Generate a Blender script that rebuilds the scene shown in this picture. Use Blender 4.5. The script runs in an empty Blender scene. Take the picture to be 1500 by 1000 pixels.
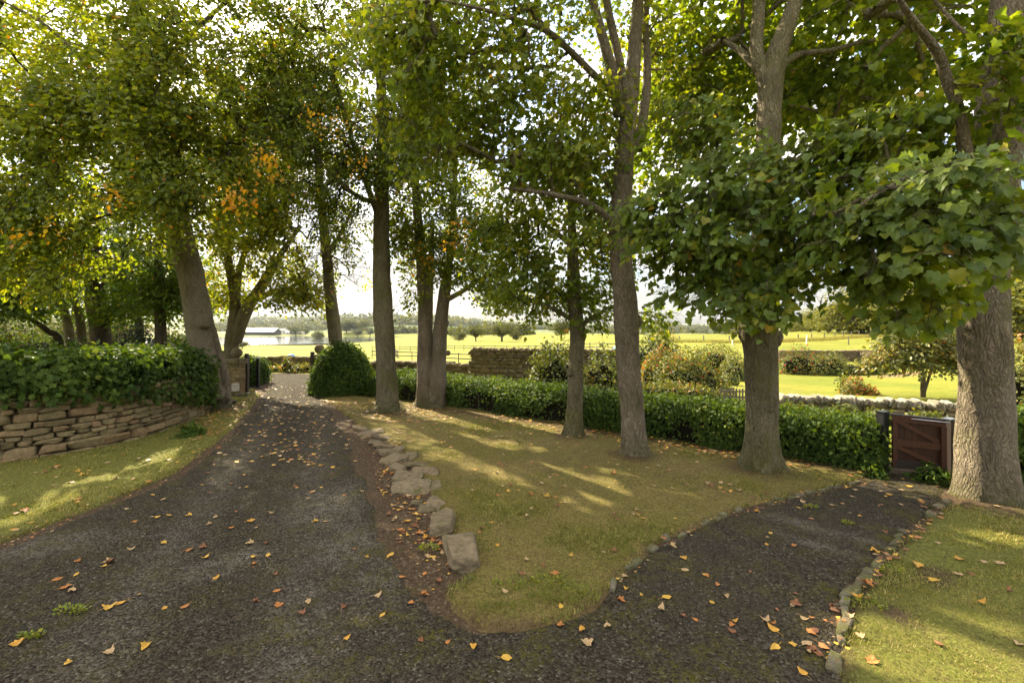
import bpy, bmesh, math, random
import numpy as np
random.seed(11); rng = np.random.default_rng(11)
sc = bpy.context.scene; C = sc.collection
H, F, CX, HY = 2.1, 687.0, 750.0, 480.0      # eye height, focal length, principal column and horizon row of a 1500x1000 frame
EL = math.radians(37); AZ = math.atan2(-0.60, 0.80)
SUN = np.array([math.sin(AZ)*math.cos(EL), math.cos(AZ)*math.cos(EL), math.sin(EL)])
nrm = lambda v: v/np.maximum(np.linalg.norm(v, axis=-1, keepdims=True), 1e-9)
A = lambda *a: np.array(a, float)
def gp(px, py): Y = F*H/(py-HY); return A((px-CX)/F*Y, Y, 0)
def at(px, py, Y): return A((px-CX)/F*Y, Y, H+(HY-py)/F*Y)

# ------------------------------------------------------------------ numpy noise
def _hash(i):
    h = (i[..., 0]*374761393 + i[..., 1]*668265263 + i[..., 2]*2147483647) & 0xffffffff
    h = ((h ^ (h >> 13))*1274126177) & 0xffffffff
    return ((h ^ (h >> 16)) & 0xffff)/65535.0
def vnoise(p):
    p = np.asarray(p, float); i = np.floor(p).astype(np.int64); f = p-i; f = f*f*(3-2*f); r = 0
    for dx in (0, 1):
        for dy in (0, 1):
            for dz in (0, 1):
                w = (f[..., 0] if dx else 1-f[..., 0])*(f[..., 1] if dy else 1-f[..., 1])*(f[..., 2] if dz else 1-f[..., 2])
                r = r+w*_hash(i+np.array([dx, dy, dz]))
    return r
def fbm(p, o=3): return sum(vnoise(np.asarray(p)*2**k+17*k)*0.5**k for k in range(o))/(2-0.5**(o-1))

# ------------------------------------------------------------------ terrain
PR = {200: [(16, 570.2), (30, 535), (60, 523), (120, 513), (200, 507.5), (264, 505), (560, 491.5), (900, 484), (1500, 476), (2600, 468), (4200, 462)],
      450: [(25, 537.7), (60, 524), (120, 513), (200, 507.5), (264, 505), (560, 491.5), (800, 485), (1300, 478), (2600, 467), (4200, 462)],
      520: [(22, 545.6), (60, 526), (120, 513), (200, 504), (330, 497), (520, 487), (800, 483), (1100, 475), (2600, 465), (4200, 462)],
      600: [(14, 583), (20, 550), (60, 528), (100, 515), (200, 503), (400, 491), (600, 487), (1000, 476), (2500, 465), (4200, 462)],
      750: [(12, 600.3), (20, 552), (40, 538), (60, 527), (100, 512), (150, 500), (250, 491), (400, 488), (1000, 486), (2500, 475), (4200, 469)],
      900: [(10, 624.3), (20, 553), (40, 530), (80, 505), (150, 492), (200, 490), (320, 492), (1000, 487), (2500, 479), (4200, 474)],
      1050: [(8.5, 649.7), (16, 569), (30, 541), (60, 512), (120, 494), (180, 489.5), (280, 492), (1000, 487), (2500, 480), (4200, 474)],
      1200: [(7.5, 672.4), (14, 583), (30, 545), (50, 522), (70, 508), (110, 489), (150, 485), (400, 486), (2500, 479), (4200, 474)],
      1500: [(6.5, 702), (14, 588), (30, 535), (60, 505), (90, 489), (150, 479), (400, 471), (1000, 465), (4200, 460)]}
PK = sorted(PR); LK = PR[450]
def zf(x, y):
    x = np.asarray(x, float); y = np.asarray(y, float); yy = np.maximum(y, 1.0)
    px = np.clip(CX+F*x/yy, PK[0], PK[-1]); prof = []
    for k in PK:
        d = np.array([1.0]+[q[0] for q in PR[k]]); z = np.array([0.0]+[H-(q[1]-HY)/F*q[0] for q in PR[k]]); z[1] = 0
        prof.append(np.interp(np.log(yy), np.log(d), z))
    prof = np.array(prof); j = np.clip(np.searchsorted(PK, px)-1, 0, len(PK)-2); pk = np.array(PK, float)
    t = (px-pk[j])/(pk[j+1]-pk[j]); t = t*t*(3-2*t)
    z = np.take_along_axis(prof, j[None], 0)[0]*(1-t)+np.take_along_axis(prof, (j+1)[None], 0)[0]*t
    r = np.hypot(x, y); amp = np.clip((r-18)/60, 0, 1)
    z = z+amp*(fbm(np.stack([x/14, y/14, 0*x], -1))-.5)*np.clip(r/120, .25, 3)*.5
    lake = np.clip(1.15-np.maximum(np.abs((x+205)/112), np.abs((y-405)/140))**1.0, 0, .3)/.3   # bed of the lake
    return z*(1-lake)+(-10.0)*lake
def gpt(px, py):                     # the terrain point seen at a pixel
    Y = np.exp(np.linspace(math.log(3), math.log(4200), 1500)); x = (px-CX)/F*Y
    z = zf(x, Y); s = H-(py-HY)/F*Y
    k = int(np.argmax(z >= s)) if (z >= s).any() else len(Y)-1
    return A(x[k], Y[k], z[k])
def onground(p): return A(p[0], p[1], float(zf(np.array([p[0]]), np.array([p[1]]))[0]))

# ------------------------------------------------------------------ mesh builder
class MB:
    def __init__(s): s.v = []; s.f = []; s.t = []; s.n = 0; s.sm = []; s.mi = []
    def add(s, v, f, tint=0.5, smooth=False, mi=0):
        v = np.asarray(v, float).reshape(-1, 3); f = np.asarray(f, np.int64)
        s.v.append(v); s.f.append(f+s.n); s.n += len(v)
        s.t.append(np.broadcast_to(np.asarray(tint, float), (len(v),))); s.sm.append(np.full(len(f), smooth)); s.mi.append(np.full(len(f), mi))
        return s
    def box(s, c, size, rz=0, tint=.5, axes=None):
        q = np.array([[a, b, d] for a in (-1, 1) for b in (-1, 1) for d in (-1, 1)])*np.array(size)/2
        if axes is not None: q = q @ np.array(axes)
        elif rz: cs, sn = math.cos(rz), math.sin(rz); q = q @ np.array([[cs, sn, 0], [-sn, cs, 0], [0, 0, 1]])
        return s.add(q+np.array(c), [[0, 1, 3, 2], [4, 6, 7, 5], [0, 4, 5, 1], [2, 3, 7, 6], [0, 2, 6, 4], [1, 5, 7, 3]], tint)
    def bar(s, a, b, w, h, tint=.5):          # beam from a to b, width w, height h
        a = np.array(a, float); b = np.array(b, float); d = nrm(b-a); up = A(0, 0, 1)
        if abs(d[2]) > .95: up = A(0, 1, 0)
        side = nrm(np.cross(up, d)); u = np.cross(d, side)
        return s.box((a+b)/2, (np.linalg.norm(b-a), w, h), tint=tint, axes=[d, side, u])
    def tube(s, pts, rad, n=8, tint=.5, cap=True):
        pts = np.array(pts, float); m = len(pts); rad = np.broadcast_to(np.asarray(rad, float), (m,))
        T = nrm(np.gradient(pts, axis=0)); ref = A(.31, .95, .05) if abs(T[0][2]) > .6 else A(0.05, .1, 1)
        sd = nrm(np.cross(T, ref)); u = np.cross(sd, T); th = np.arange(n)*2*math.pi/n
        v = pts[:, None]+rad[:, None, None]*(np.cos(th)[None, :, None]*sd[:, None]+np.sin(th)[None, :, None]*u[:, None])
        i = np.arange(m-1)[:, None]*n; j = np.arange(n)[None]; k = (j+1) % n
        f = np.stack([i+j, i+k, i+n+k, i+n+j], -1).reshape(-1, 4)
        s.add(v, f, tint, True)
        if cap: s.v.append(pts[-1:]+T[-1:]*rad[-1]*.5); s.t.append(np.array([.5])); s.n += 1; b = s.n-1-n; ff = np.stack([b+np.arange(n), b+(np.arange(n)+1) % n, np.full(n, s.n-1)], -1); s.f.append(ff); s.sm.append(np.full(n, True)); s.mi.append(np.full(n, 0))
        return s
    def build(s, name, mat, parent=None):
        me = bpy.data.meshes.new(name); v = np.concatenate(s.v); me.vertices.add(len(v)); me.vertices.foreach_set('co', v.astype(np.float32).ravel())
        loops = np.concatenate([f.ravel() for f in s.f]); sz = np.concatenate([np.full(len(f), f.shape[1]) for f in s.f])
        me.loops.add(len(loops)); me.loops.foreach_set('vertex_index', loops.astype(np.int32))
        me.polygons.add(len(sz)); st = np.concatenate([[0], np.cumsum(sz)[:-1]]); me.polygons.foreach_set('loop_start', st.astype(np.int32))
        me.polygons.foreach_set('use_smooth', np.concatenate(s.sm)); me.polygons.foreach_set('material_index', np.concatenate(s.mi).astype(np.int32))
        at_ = me.attributes.new('tint', 'FLOAT', 'POINT'); at_.data.foreach_set('value', np.concatenate(s.t).astype(np.float32))
        for m in (mat if isinstance(mat, (list, tuple)) else [mat]): me.materials.append(m)
        me.update(); me.validate()
        o = bpy.data.objects.new(name, me); C.objects.link(o)
        if parent is not None: o.parent = parent; o.matrix_parent_inverse = parent_inv(parent)
        return o
def parent_inv(p):
    from mathutils import Matrix
    return Matrix.Translation(p.location).inverted() if p.rotation_euler.z == 0 else (Matrix.Translation(p.location) @ p.rotation_euler.to_matrix().to_4x4()).inverted()
def tag(o, label=None, cat=None, group=None, kind=None):
    for k, v in (('label', label), ('category', cat), ('group', group), ('kind', kind)):
        if v: o[k] = v
    return o
def thing(name, label, cat, loc, group=None):
    o = bpy.data.objects.new(name, None); o.empty_display_size = .2; C.objects.link(o); o.location = tuple(float(q) for q in loc)
    return tag(o, label, cat, group)
def dup(root, loc, label, rz=0, scale=None, group=None):
    r = root.copy(); C.objects.link(r); r.location = tuple(float(q) for q in loc); r.rotation_euler = (0, 0, rz)
    if scale is not None: r.scale = scale
    r['label'] = label
    if group: r['group'] = group
    for ch in list(root.children):
        c = ch.copy(); C.objects.link(c); c.parent = r
        for g in ch.children: d = g.copy(); C.objects.link(d); d.parent = c
    return r

# ------------------------------------------------------------------ materials
def col(c): return (c[0], c[1], c[2], 1)
class M:
    def __init__(s, name):
        s.m = bpy.data.materials.new(name); s.m.use_nodes = True; s.nt = s.m.node_tree; s.n = s.nt.nodes; s.b = s.n['Principled BSDF']; s.out = s.n['Material Output']
        s.pos = s.n.new('ShaderNodeNewGeometry').outputs['Position']
    def L(s, a, b): s.nt.links.new(a, b)
    def mapping(s, sc_=(1, 1, 1), src=None):
        n = s.n.new('ShaderNodeMapping'); n.inputs['Scale'].default_value = sc_; s.L(src or s.pos, n.inputs['Vector']); return n.outputs[0]
    def warped(s, sc_, amt=.09):
        n = s.n.new('ShaderNodeTexNoise'); n.inputs['Scale'].default_value = 7; n.inputs['Detail'].default_value = 4; s.L(s.pos, n.inputs['Vector']); a = s.n.new('ShaderNodeVectorMath'); a.operation = 'MULTIPLY_ADD'; s.L(n.outputs['Color'], a.inputs[0]); a.inputs[1].default_value = (amt, amt, amt*2); s.L(s.pos, a.inputs[2]); return s.mapping(sc_, a.outputs[0])
    def noise(s, scale, detail=4, rough=.6, vec=None, dist=0):
        n = s.n.new('ShaderNodeTexNoise'); n.inputs['Scale'].default_value = scale; n.inputs['Detail'].default_value = detail; n.inputs['Roughness'].default_value = rough; n.inputs['Distortion'].default_value = dist
        s.L(vec or s.pos, n.inputs['Vector']); return n.outputs['Fac']
    def voro(s, scale, feature='F1', vec=None, out='Distance', rnd=1):
        n = s.n.new('ShaderNodeTexVoronoi'); n.feature = feature; n.inputs['Scale'].default_value = scale; n.inputs['Randomness'].default_value = rnd
        s.L(vec or s.pos, n.inputs['Vector']); return n.outputs[out]
    def attr(s, name): n = s.n.new('ShaderNodeAttribute'); n.attribute_name = name; return n.outputs['Fac']
    def ramp(s, fac, stops, interp='LINEAR'):
        n = s.n.new('ShaderNodeValToRGB'); n.color_ramp.interpolation = interp; e = n.color_ramp.elements
        for k, (p, c) in enumerate(stops):
            q = e[k] if k < 2 else e.new(p)
            q.position = p; q.color = col(c if hasattr(c, '__len__') else (c, c, c))
        s.L(fac, n.inputs[0]); return n.outputs[0]
    def mix(s, fac, a, b, mode='MIX'):
        n = s.n.new('ShaderNodeMix'); n.data_type = 'RGBA'; n.blend_type = mode
        for v, k in ((fac, 0), (a, 6), (b, 7)):
            if hasattr(v, 'links'): s.L(v, n.inputs[k])
            else: n.inputs[k].default_value = v if k == 0 else col(v)
        return n.outputs[2]
    def math(s, op, a, b=0.0):
        n = s.n.new('ShaderNodeMath'); n.operation = op
        for k, v in ((0, a), (1, b)):
            if hasattr(v, 'links'): s.L(v, n.inputs[k])
            else: n.inputs[k].default_value = v
        return n.outputs[0]
    def bump(s, h, strength=.5, dist=.02):
        n = s.n.new('ShaderNodeBump'); n.inputs['Strength'].default_value = strength; n.inputs['Distance'].default_value = dist; s.L(h, n.inputs['Height']); s.L(n.outputs[0], s.b.inputs['Normal'])
        return s
    def set(s, color=None, rough=.8, spec=.3):
        if color is not None:
            if hasattr(color, 'links'): s.L(color, s.b.inputs['Base Color'])
            else: s.b.inputs['Base Color'].default_value = col(color)
        if hasattr(rough, 'links'): s.L(rough, s.b.inputs['Roughness'])
        else: s.b.inputs['Roughness'].default_value = rough
        s.b.inputs['Specular IOR Level'].default_value = spec; return s

def leafmat(name, stops, trans=.45, rough=.42, spec=.4, tgain=(1.5, 1.35, .45)):
    m = M(name); c = m.ramp(m.attr('tint'), stops); n = m.noise(5.0, 2); c = m.mix(.35, c, m.mix(1, c, m.ramp(n, [(.3, (.5, .52, .45)), (.7, (1.3, 1.28, 1.2))]), 'MULTIPLY'))
    m.set(c, rough, spec)
    t = m.n.new('ShaderNodeBsdfTranslucent'); m.L(m.mix(1, c, tgain, 'MULTIPLY'), t.inputs[0])
    x = m.n.new('ShaderNodeMixShader'); x.inputs[0].default_value = trans; m.L(m.b.outputs[0], x.inputs[1]); m.L(t.outputs[0], x.inputs[2]); m.L(x.outputs[0], m.out.inputs[0])
    return m.m
G_LIME = leafmat('lime_leaf', [(0, (.045, .074, .010)), (.35, (.106, .146, .017)), (.7, (.182, .218, .022)), (.86, (.27, .26, .025)), (.93, (.50, .26, .02)), (1, (.50, .14, .015))], .5, .45, .4, (2.1, 1.92, .42))
G_SYC = leafmat('sycamore_leaf', [(0, (.045, .086, .012)), (.4, (.102, .152, .018)), (.75, (.180, .224, .024)), (.93, (.28, .27, .03)), (1, (.42, .22, .03))], .46, .45, .35, (2.05, 1.82, .38))
G_IVY = leafmat('ivy_leaf', [(0, (.024, .046, .009)), (.5, (.058, .098, .016)), (.85, (.125, .165, .026)), (1, (.22, .22, .035))], .32, .62, .12, (1.9, 1.7, .4))
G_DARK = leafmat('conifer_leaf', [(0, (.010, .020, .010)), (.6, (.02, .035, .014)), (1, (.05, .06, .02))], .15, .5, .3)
G_SHRUB = leafmat('shrub_leaf', [(0, (.04, .06, .015)), (.5, (.10, .12, .025)), (.8, (.19, .19, .04)), (.9, (.32, .20, .05)), (1, (.45, .13, .06))], .35, .5, .3)
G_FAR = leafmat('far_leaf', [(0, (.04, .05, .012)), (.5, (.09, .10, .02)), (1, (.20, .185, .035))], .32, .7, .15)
G_WOOD = leafmat('sun_painted_wood_leaf', [(0, (.07, .085, .018)), (.5, (.15, .155, .028)), (1, (.28, .25, .045))], .35, .7, .15)  # brighter copy of the far leaf, sunlight on the wood put into its colour
G_GRASS = leafmat('grass_blade', [(0, (.09, .095, .022)), (.4, (.15, .165, .026)), (.7, (.23, .215, .045)), (1, (.42, .32, .13))], .3, .6, .2, (1.2, 1.2, .5))

def bark(name, base, dark, moss, mossamt=.5, vs=9):
    m = M(name); v = m.warped((1, 1, .22), .13)
    n1 = m.noise(14, 6, .7, v, 1.2); vor = m.voro(vs*3.1, 'DISTANCE_TO_EDGE', v); big = m.noise(2.2, 3); fine = m.noise(70, 4, .7)
    c = m.mix(m.ramp(n1, [(.35, 0), (.65, 1)]), dark, base)
    c = m.mix(m.ramp(big, [(.35, 0), (.7, .6)]), c, tuple(q*1.35+.012 for q in base))
    c = m.mix(m.math('MULTIPLY', m.ramp(vor, [(0, .45), (.16, 0)]), m.ramp(big, [(.35, .25), (.6, 1)])), c, tuple(q*.45 for q in dark))
    c = m.mix(m.ramp(m.noise(1.6, 6, .75), [(.62-mossamt*.2, 0), (.80-mossamt*.15, .75)]), c, moss)
    c = m.mix(m.ramp(fine, [(.35, .35), (.6, 0)]), c, (.03, .024, .016))
    c = m.mix(m.ramp(m.noise(33, 2, .5), [(.68, 0), (.74, .5)]), c, (.22, .21, .15))
    sz = m.n.new('ShaderNodeSeparateXYZ'); m.L(m.pos, sz.inputs[0]); ft = m.math('MULTIPLY', m.ramp(m.math('ADD', sz.outputs[2], m.math('MULTIPLY', m.noise(5, 5, .7), .7)), [(.35, 1), (.75, 0)]), m.ramp(m.noise(18, 4, .7), [(.35, .2), (.6, .9)])); c = m.mix(ft, c, tuple(q*.62 for q in moss))
    m.set(c, .9, .15); h = m.math('ADD', m.math('MULTIPLY', m.ramp(vor, [(0, 0), (.25, 1)]), .6), m.math('ADD', n1, m.math('MULTIPLY', fine, .5))); m.bump(h, 1.0, .035); return m.m
BARK = bark('grey_bark', (.29, .232, .160), (.115, .090, .060), (.125, .125, .035), .6)
BARK_MOSS = bark('mossy_bark', (.26, .215, .130), (.09, .074, .043), (.125, .128, .028), .8)
BARK_DARK = bark('dark_bark', (.10, .075, .05), (.045, .034, .023), (.06, .062, .018), .7)
TWIG = M('twig_bark').set((.05, .04, .026), .9, .1).m

def stonemat(name, a, b, c2, moss=.3):
    m = M(name); t = m.attr('tint'); c = m.ramp(t, [(0, a), (.5, b), (1, c2)]); n = m.noise(16, 6, .7); f = m.noise(85, 3, .7)
    c = m.mix(1, c, m.ramp(n, [(.25, (.5, .5, .5)), (.7, (1.25, 1.22, 1.15))]), 'MULTIPLY')
    c = m.mix(m.ramp(m.noise(7, 6, .8), [(.66-moss*.25, 0), (.78-moss*.2, .8)]), c, (.075, .078, .018)); c = m.mix(m.ramp(f, [(.62, 0), (.72, .35)]), c, (.38, .36, .30))
    m.set(c, .92, .15); m.bump(m.math('ADD', n, m.math('MULTIPLY', f, .4)), .6, .02); return m.m
ST_WALL = stonemat('buff_sandstone', (.135, .105, .054), (.255, .200, .105), (.225, .148, .080), .3)
ST_SLAB = stonemat('slab_stone', (.135, .103, .064), (.19, .15, .095), (.175, .118, .07), .6)
ST_KERB = stonemat('kerb_stone', (.10, .088, .060), (.17, .15, .11), (.12, .09, .058), 1.0)
ST_MOSS = stonemat('mossy_stone', (.14, .11, .07), (.20, .16, .10), (.17, .12, .08), .7)
ST_WHITE = stonemat('pale_coping_stone', (.24, .21, .16), (.32, .295, .235), (.17, .14, .09), .45)
def flat(name, c, rough=.7, spec=.3, var=.35, scale=8):
    m = M(name); n = m.noise(scale, 5, .65); m.set(m.mix(1, c, m.ramp(n, [(.25, (1-var,)*3), (.75, (1+var*.6,)*3)]), 'MULTIPLY'), rough, spec); m.bump(n, .15, .01); return m.m
WOOD_RED = None
def woodmat(name, a, b, rough=.45):
    m = M(name); v = m.mapping((9, 9, .8)); n = m.noise(5, 5, .6, v, .8); n2 = m.noise(2, 2)
    c = m.mix(m.ramp(n, [(.3, 0), (.7, 1)]), a, b); c = m.mix(m.ramp(m.attr('tint'), [(0, .0), (1, .8)]), c, tuple(q*.45 for q in a)); c = m.mix(m.ramp(m.noise(60, 2), [(.72, 0), (.76, .5)]), c, (.3, .28, .22))
    m.set(c, rough, .4); m.bump(n, .3, .006); return m.m
WOOD_RED = woodmat('stained_timber', (.046, .016, .008), (.088, .030, .014), .5)
WOOD_GREY = woodmat('weathered_timber', (.12, .10, .075), (.22, .19, .15), .8)
WOOD_DARK = woodmat('dark_timber', (.035, .022, .015), (.065, .042, .03), .6)
BLACK = flat('black_paint', (.012, .012, .013), .45, .4); STEEL = flat('galvanised_steel', (.38, .39, .42), .35, .5, .2); STEEL.node_tree.nodes['Principled BSDF'].inputs['Metallic'].default_value = .8
PALE = flat('pale_concrete', (.42, .40, .35), .85, .2, .3); WHITE = flat('white_paint', (.75, .74, .70), .5, .4, .12)
CORE = flat('foliage_shade_core', (.016, .014, .008), 1, .05, .5, 20)  # near-black solid filler: the shade inside hedges and bushes, painted as colour

def asphalt():
    m = M('tarmac'); ch = m.voro(62, 'F1', out='Color'); d = m.voro(62, 'F1'); d2 = m.voro(30, 'F1')
    g = m.ramp(ch, [(.0, (.014, .0115, .008)), (.45, (.040, .033, .0225)), (.8, (.078, .065, .046)), (1, (.20, .172, .13))])
    big = m.noise(.9, 5, .65); mid = m.noise(5, 5, .7)
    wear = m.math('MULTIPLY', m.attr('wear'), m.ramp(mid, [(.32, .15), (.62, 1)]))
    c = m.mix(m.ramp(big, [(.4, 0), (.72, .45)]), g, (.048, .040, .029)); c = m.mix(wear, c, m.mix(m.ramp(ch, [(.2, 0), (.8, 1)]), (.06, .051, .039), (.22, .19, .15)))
    ms = m.math('MULTIPLY', m.ramp(m.noise(2.6, 6, .75), [(.46, 0), (.62, 1)]), m.ramp(m.noise(28, 4, .7), [(.42, 0), (.6, .75)])); ms = m.math('MULTIPLY', ms, m.math('ADD', m.attr('moss'), .5))
    c = m.mix(ms, c, (.085, .074, .012)); c = m.mix(m.ramp(m.noise(150, 2), [(.62, 0), (.7, .4)]), c, (.012, .01, .008))
    m.set(c, m.ramp(ch, [(0, .85), (1, 1)]), .05)
    m.bump(m.math('ADD', m.math('MULTIPLY', d, -1.0), m.math('ADD', m.math('MULTIPLY', d2, -.5), m.math('MULTIPLY', mid, 1.5))), 1.0, .02); return m.m
TAR = asphalt()
def lawnmat(name, green, brown, soil, gb=.5):
    m = M(name); b = m.noise(.55, 4, .6); n = m.noise(3.2, 6, .7); f = m.noise(30, 5, .8); s = m.mapping((1, .35, 1)); cl = m.noise(9, 4, .75); k = m.noise(130, 2, .5, s)
    c = m.mix(m.ramp(m.math('ADD', m.math('MULTIPLY', b, .6), m.math('MULTIPLY', n, .4)), [(gb-.12, 0), (gb+.12, 1)]), green, brown)
    c = m.mix(m.ramp(cl, [(.42, 0), (.62, .8)]), c, tuple(q*.72 for q in brown)); c = m.mix(m.ramp(f, [(.38, .9), (.56, 0)]), c, tuple(q*.28 for q in brown)); c = m.mix(m.ramp(k, [(.55, 0), (.7, .5)]), c, tuple(q*1.6 for q in brown))
    so = m.math('ADD', m.attr('soil'), m.ramp(n, [(.66, 0), (.74, .55)])); c = m.mix(m.math('MINIMUM', so, 1), c, m.mix(m.ramp(f, [(.4, 0), (.6, 1)]), soil, tuple(q*2.2 for q in soil)))
    m.set(c, .95, .1); m.bump(m.math('ADD', f, m.math('MULTIPLY', k, .6)), .9, .03); return m.m
LAWN = lawnmat('dry_lawn', (.150, .150, .026), (.235, .178, .060), (.06, .040, .020), .46)
LAWN_G = lawnmat('green_lawn', (.15, .165, .028), (.23, .20, .055), (.05, .034, .019), .6)
def groundmat():
    m = M('field_ground'); f = m.noise(9, 6, .75); n = m.noise(.16, 5, .65); n2 = m.noise(.035, 4, .6); tus = m.noise(1.1, 5, .75); st = m.noise(1.5, 4, .7, m.mapping((.25, 1, 1)))
    c = m.mix(m.ramp(n, [(.35, 0), (.65, 1)]), (.130, .152, .012), (.255, .222, .028)); c = m.mix(m.ramp(f, [(.35, .45), (.6, 0)]), c, (.07, .08, .016)); c = m.mix(m.ramp(st, [(.5, 0), (.75, .45)]), c, (.25, .21, .07)); c = m.mix(m.ramp(n2, [(.45, 0), (.6, .6)]), c, (.115, .135, .014)); c = m.mix(m.ramp(tus, [(.56, 0), (.68, .6)]), c, (.06, .075, .018))
    vc = m.voro(.0042, 'F1', out='Color'); ed = m.voro(.0042, 'DISTANCE_TO_EDGE'); far = m.ramp(vc, [(.2, (.10, .13, .03)), (.45, (.17, .17, .06)), (.6, (.07, .09, .03)), (.8, (.24, .20, .10))])
    far = m.mix(m.ramp(ed, [(.035, 1), (.06, 0)]), far, (.025, .035, .015)); far = m.mix(m.ramp(m.noise(.003, 4), [(.52, 0), (.6, .85)]), far, (.025, .04, .018))
    dist = m.n.new('ShaderNodeVectorMath'); dist.operation = 'LENGTH'; m.L(m.pos, dist.inputs[0]); dm = m.math('DIVIDE', dist.outputs['Value'], 1000)
    c = m.mix(m.ramp(dm, [(.55, 0), (.75, 1)]), c, far)
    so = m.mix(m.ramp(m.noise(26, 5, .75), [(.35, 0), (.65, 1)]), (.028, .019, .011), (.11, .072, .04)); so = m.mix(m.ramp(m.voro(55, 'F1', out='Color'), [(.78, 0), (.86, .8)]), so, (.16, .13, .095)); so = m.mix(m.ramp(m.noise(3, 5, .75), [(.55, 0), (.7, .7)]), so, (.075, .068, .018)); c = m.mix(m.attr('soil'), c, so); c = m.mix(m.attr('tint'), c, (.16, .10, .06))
    m.set(c, .95, .1); m.bump(f, .8, .05); return m.m
GROUND = groundmat()

# ================================================================== ground, lawns, drive
def sdist(P, poly):                  # signed distance, positive inside
    poly = np.array(poly, float)[:, :2]; a = poly; b = np.roll(poly, -1, 0); d = np.full(len(P), 1e9); ins = np.zeros(len(P), bool)
    for p, q in zip(a, b):
        e = q-p; w = P-p; t = np.clip((w @ e)/max(e @ e, 1e-9), 0, 1); d = np.minimum(d, np.hypot(*(w-t[:, None]*e).T))
        c = (p[1] > P[:, 1]) != (q[1] > P[:, 1]); xx = p[0]+(P[:, 1]-p[1])*(e[0])/(e[1] if abs(e[1]) > 1e-9 else 1e-9); ins ^= c & (P[:, 0] < xx)
    return np.where(ins, d, -d)
def segd(P, a, b):
    a = np.array(a[:2]); e = np.array(b[:2])-a; w = P-a; t = np.clip((w @ e)/max(e @ e, 1e-9), 0, 1); return np.hypot(*(w-t[:, None]*e).T)
G2 = lambda l: [tuple(gp(*q)[:2]) if len(q) == 2 else tuple(q[:2]) for q in l]
W3 = lambda x, y: (x, y, 0)          # a point already in metres
DRIVE_L = [(-150, 868), (0, 803), (130, 752), (260, 697), (330, 642), (367, 606), (384, 580), (393, 566), (396, 556), (395, 546)]
DRIVE_R = [(470, 585), (485, 600), (507, 635), (536, 700), (565, 790), (592, 840), (632, 893), (700, 945), (820, 945)]
PATH_L = [(868, 895), (905, 850), (962, 799), (1080, 750), (1180, 724), (1262, 707)]
PATH_R = [(1392, 737), (1366, 752), (1312, 795), (1290, 822), (1262, 850), (1240, 884), (1228, 940), (1222, 1000)]
drive_poly = G2(DRIVE_L+[(425, 546), (500, 551), (640, 556), (640, 563), (462, 571)]+DRIVE_R[:-2]+[(700, 930), (868, 893), (980, 830), (1225, 900), W3(2.0, -3), W3(-7, -3), W3(-7, 2)])
path_poly = G2([(1222, 1060), (900, 1010), (820, 955)]+PATH_L+[(1300, 690), (1372, 697)]+PATH_R)
wedge_poly = G2([(466, 586), (500, 577), (545, 583), (600, 583), (740, 601), (1000, 638), (1292, 688), (1256, 707)]+PATH_L[::-1][1:]+[(880, 884), (830, 912), (760, 926), (705, 922), (665, 892), (650, 865), (690, 845), (655, 770), (632, 735), (598, 672), (560, 640), (525, 625), (492, 598)])
left_poly = G2([(-150, 862), (0, 799), (130, 749), (258, 695), (328, 641), (365, 604), (383, 578), (372, 570), (330, 572), (280, 590), (180, 640), (0, 662), (-200, 690)])
right_poly = G2([(1228, 1003), (1234, 940), (1246, 886), (1268, 852), (1296, 824), (1318, 797), (1372, 754), (1396, 738), (1400, 715), (1560, 718), (1800, 790)]+[W3(9, 1), W3(7, -2), W3(2.05, -3)])
yard_poly = G2([(-400, 700), (0, 655), (290, 585), (350, 560), (400, 548), (462, 562), (560, 572), (640, 575), (750, 590), (1000, 625), (1300, 672), (1500, 700), (1900, 720)]+[W3(12, -8), W3(-14, -8)])

def sheet(name, mat, poly, res, top, edge, bumpz=.012, attrs=None):
    p = np.array(poly); x0, y0 = p.min(0)-.3; x1, y1 = p.max(0)+.3; nx = int((x1-x0)/res)+2; ny = int((y1-y0)/res)+2
    X, Y = np.meshgrid(np.linspace(x0, x1, nx), np.linspace(y0, y1, ny)); P = np.stack([X.ravel(), Y.ravel()], 1); s = sdist(P, poly)
    s2 = s+(fbm(np.c_[P*3.1, 0*P[:, :1]])-.5)*.18
    t = np.clip(s2/edge+.5, 0, 1); t = t*t*(3-2*t); z = -.05+(top+.05)*t+(fbm(np.c_[P*1.3, 0*P[:, :1]+5])-.5)*bumpz*2*t
    z = z+zf(P[:, 0], P[:, 1])*(P[:, 1] > 14)
    keep = (s > -.24); i = (np.arange(ny-1)[:, None]*nx+np.arange(nx-1)[None]).ravel(); f = np.stack([i, i+1, i+nx+1, i+nx], 1); f = f[keep[f].all(1)]
    used = np.unique(f); mp = np.full(len(P), -1); mp[used] = np.arange(len(used))
    o = MB().add(np.c_[P, z][used], mp[f], .5, True).build(name, mat); tag(o, kind='structure')
    if attrs:
        for k, fn in attrs.items(): a = o.data.attributes.new(k, 'FLOAT', 'POINT'); a.data.foreach_set('value', np.clip(fn(P[used], s[used]), 0, 1).astype(np.float32))
    return o
def blobs(P, L):
    r = 0*P[:, 0]
    for (px, py, a, b, ang, w) in L:
        c = gp(px, py)[:2]; d = P-c; cs, sn = math.cos(ang), math.sin(ang); u = d[:, 0]*cs+d[:, 1]*sn; v = -d[:, 0]*sn+d[:, 1]*cs; r = np.maximum(r, w*1.0*np.exp(-(u/a)**2-(v/b)**2))
    return r
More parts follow.
